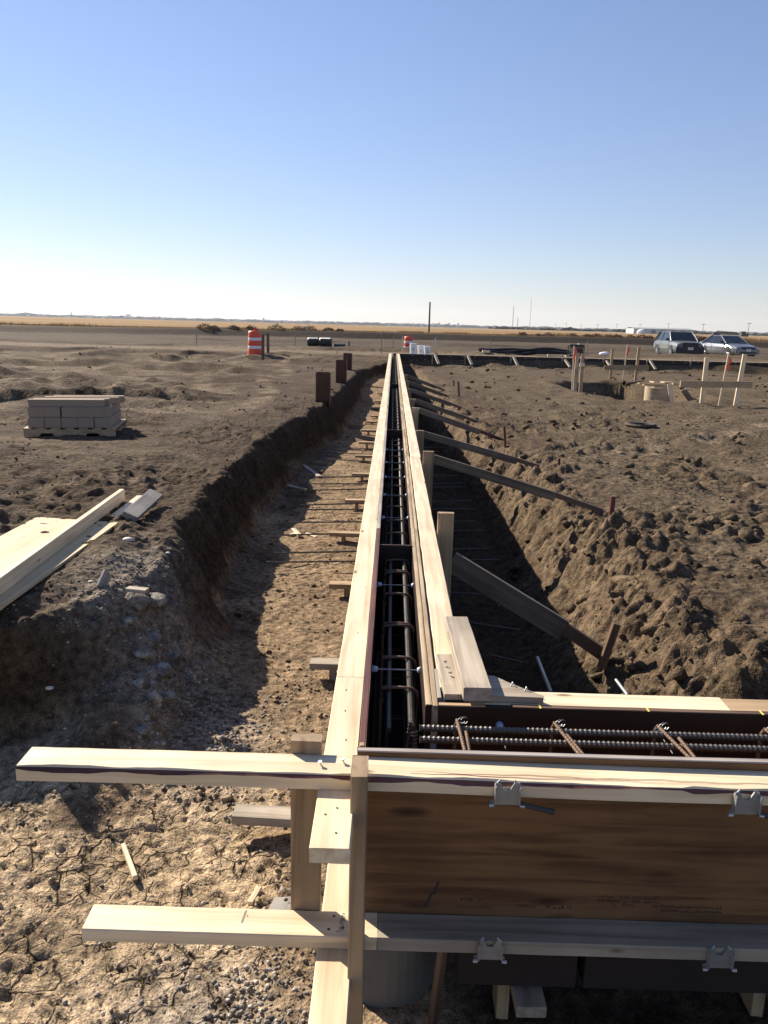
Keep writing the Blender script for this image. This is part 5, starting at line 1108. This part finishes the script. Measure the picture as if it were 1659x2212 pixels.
# long white shed and silos
a, b_ = on_y(*z3(845, 290), 620), on_y(*z3(1205, 290), 620); tpz = on_y(*z3(1000, 270), 620).z
t = thing('white_shed', ((a.x+b_.x)/2, 620, 0), 'long low white shed behind the cars', 'shed')
WSH = far_grey('white cladding', (.62, .63, .60)); mb = MB(); mb.box(((a.x+b_.x)/2, 630, tpz/2-1), (b_.x-a.x, 20, tpz+2)); mb.build('wall', WSH, t)
mb = MB(); hw = (b_.x-a.x)/2+.4; cx = (a.x+b_.x)/2; mb.add([(cx-hw, 619.5, tpz), (cx+hw, 619.5, tpz), (cx+hw, 630, tpz+1.0), (cx-hw, 630, tpz+1.0), (cx-hw, 640.5, tpz), (cx+hw, 640.5, tpz)], [(0, 1, 2, 3), (3, 2, 5, 4)]); mb.build('roof', far_grey('grey roof', (.28, .29, .30)), t)
for q_ in range(5):
    mb = MB(); mb.box((a.x+8+q_*(b_.x-a.x-16)/4, 619.9, 1.5), (3.4, .3, 3.4)); mb.build('shed_door', CT[1], t)

for k, (x, yt) in enumerate([(1337, 287), (1508, 284)]):
    p_ = on_y(*z3(x, yt), 500); mb = MB(); mb.box((p_.x, 500, p_.z/2-.5), (2.6, 2.6, p_.z+1)); mb.box((p_.x+1, 500, p_.z*.3-.5), (4.5, 2.4, p_.z*.6+1)); solo(mb.build('dark_hut', FARB), ['small dark hut beyond the cars, left one', 'small dark hut beyond the cars, right one'][k], 'hut', 'dark huts on the plain')
p_ = on_y(*z3(895, 285), 560); mb = MB(); mb.lathe([(3.5, -1), (3.3, 1.6), (2.2, 2.8), (0, 3.4)], (p_.x, 560, 0), 12); solo(mb.build('white_dome', WSH), 'small white domed tank in front of the long shed', 'tank')
# horizon tree belt
def belt(name, x0, x1, Y, h0, h1, n_, mat, lab, seed):
    rd = np.random.default_rng(seed); v0, f0 = ICO1; V, Fc = [], []
    for i in range(n_):
        x = x0+(x1-x0)*(i+rd.uniform(0, 1))/n_; h = rd.uniform(h0, h1)*(1.25 if rd.random() < .08 else 1); wv = rd.uniform(1.2, 3.2)*h; j = 1+rd.uniform(-.2, .2, len(v0)); b = len(V)
        for (p, q_) in zip(v0, j): V.append((x+p[0]*wv*q_, Y+p[1]*h*2+rd.uniform(-40, 40), max(-1, h*.45+p[2]*h*.6*q_)))
        Fc += [tuple(int(k_)+b for k_ in q_) for q_ in f0]
    o = link(name, mesh(name, V, Fc, mat)); return tag(o, lab, name.replace('_', ' '), kind='stuff')
TREE = far_grey('far tree belt', (.03, .033, .03))
belt('far_tree_belt', -4200, 4800, 5200, 12, 19, 520, TREE, 'dark hazy line of trees along the whole horizon', 1)
belt('near_tree_belt', 180, 1500, 1500, 3, 6.5, 200, TREE, 'low scrub and tree line beyond the field behind the cars', 2)
# shrubs and dry grass along the bank
def leafy(n_, c, rx, ry, rz, size, rd):
    u = rd.normal(size=(n_, 3)); u /= np.linalg.norm(u, axis=1)[:, None]; rr = rd.uniform(.35, 1, n_)**.5; P = u*rr[:, None]*np.array([rx, ry, rz]); P[:, 2] = np.abs(P[:, 2]); P += np.array(c)
    V, Fc = [], []
    for p in P:
        a = rd.normal(size=3)*size; b = rd.normal(size=3)*size; k = len(V); V += [tuple(p-a), tuple(p+b), tuple(p+a)]; Fc.append((k, k+1, k+2))
    return V, Fc
SHRUB = flat('autumn shrub leaves', (.17, .09, .045), .9, scale=2, var=.4); SHRUB2 = flat('dun shrub', (.20, .15, .085), .9, scale=2, var=.3); DRYG = flat('dry grass', (.36, .25, .12), .95, scale=.5, var=.3)
rd = np.random.default_rng(5)
sh = [(z1f(1310, 228), 2.0, 0), (z1f(1495, 228), 1.6, 0), (z1f(1605, 235), 1.6, 0), (z1f(1370, 228), 1.4, 1), (z2f(600, 235), 1.6, 0), (z2f(480, 232), 2.2, 1), (z2f(675, 243), 1.3, 0), (z2f(270, 230), 2.4, 1), (z2f(410, 232), 2.0, 1)]
sh += [(z3(x, 300), r_, k_) for x, r_, k_ in [(175, 1.6, 0), (270, 1.2, 1), (330, 1.8, 0), (480, 1.7, 0), (570, 1.6, 0), (620, 1.8, 0), (700, 1.5, 0), (750, 1.7, 0), (830, 1.6, 1), (900, 1.9, 0), (940, 1.6, 0), (1235, 2.2, 0), (1280, 1.8, 0)]]
WH = ['far left on the bank', 'behind the left barrel', 'near the coils', 'on the right bank', 'behind the cars']
for k, (a, s, kind) in enumerate(sh):
    x_ = on_y(a[0], a[1], 128).x; Y = 128-min(max(-x_, 0), 60)*.65+min(max(x_, 0), 60)*.2+2.0; x_ = on_y(a[0], a[1], Y).x
    t = thing('shrub', (x_, Y, 0), ('dun' if kind else 'rust-brown')+' shrub on the field edge, number %s from the left' % ['one', 'four', 'five', 'two', 'nine', 'seven', 'ten', 'six', 'eight', 'eleven', 'twelve', 'thirteen', 'fourteen', 'fifteen', 'sixteen', 'seventeen', 'eighteen', 'nineteen', 'twenty', 'twenty-one', 'twenty-two', 'twenty-three'][k], 'shrub', 'shrubs along the field edge')
    V, Fc = leafy(420, (x_, Y, -.1), s*.62, s*.5, s*.42, .075, rd); link('foliage', mesh('foliage', V, Fc, SHRUB2 if kind else SHRUB), t)
    mb = MB(); mb.tube([(x_, Y, -.4), (x_+.1, Y, s*.25)], .04, 5, rs=[.05, .02]); mb.build('stem', FARB, t)
V, Fc = [], []
for i in range(15000):
    x = rd.uniform(-95, 110); yb = 128-min(max(-x, 0), 60)*.65+min(max(x, 0), 60)*.2; y = yb+rd.uniform(.3, 9); h = rd.uniform(.08, .32)*(1+.9*(x > 20))*(1.3 if math.sin(x*.7)+math.sin(x*.23) > .6 else .7)
    a = rd.uniform(-.25, .25); k = len(V); V += [(x-.05, y, -.1), (x+.05, y+.03, -.1), (x+a, y, h)]; Fc.append((k, k+1, k+2))
tag(link('dry_grass', mesh('dry_grass', V, Fc, DRYG)), 'dry golden grass along the edge of the field', 'dry grass', kind='stuff')
HAZE = True
if HAZE:
    m = bpy.data.materials.new('haze'); m.use_nodes = True; n = m.node_tree.nodes; l = m.node_tree.links; n.remove(n['Principled BSDF'])
    pv = n.new('ShaderNodeVolumePrincipled'); pv.inputs['Color'].default_value = (.80, .88, 1, 1); pv.inputs['Density'].default_value = .00005; pv.inputs['Anisotropy'].default_value = .3
    l.new(pv.outputs[0], n['Material Output'].inputs['Volume'])
    mb = MB(); mb.box((0, 5500, 112), (19000, 14000, 227)); o = mb.build('haze', m); tag(o, 'thin pale blue haze over the plain', 'haze', kind='stuff')
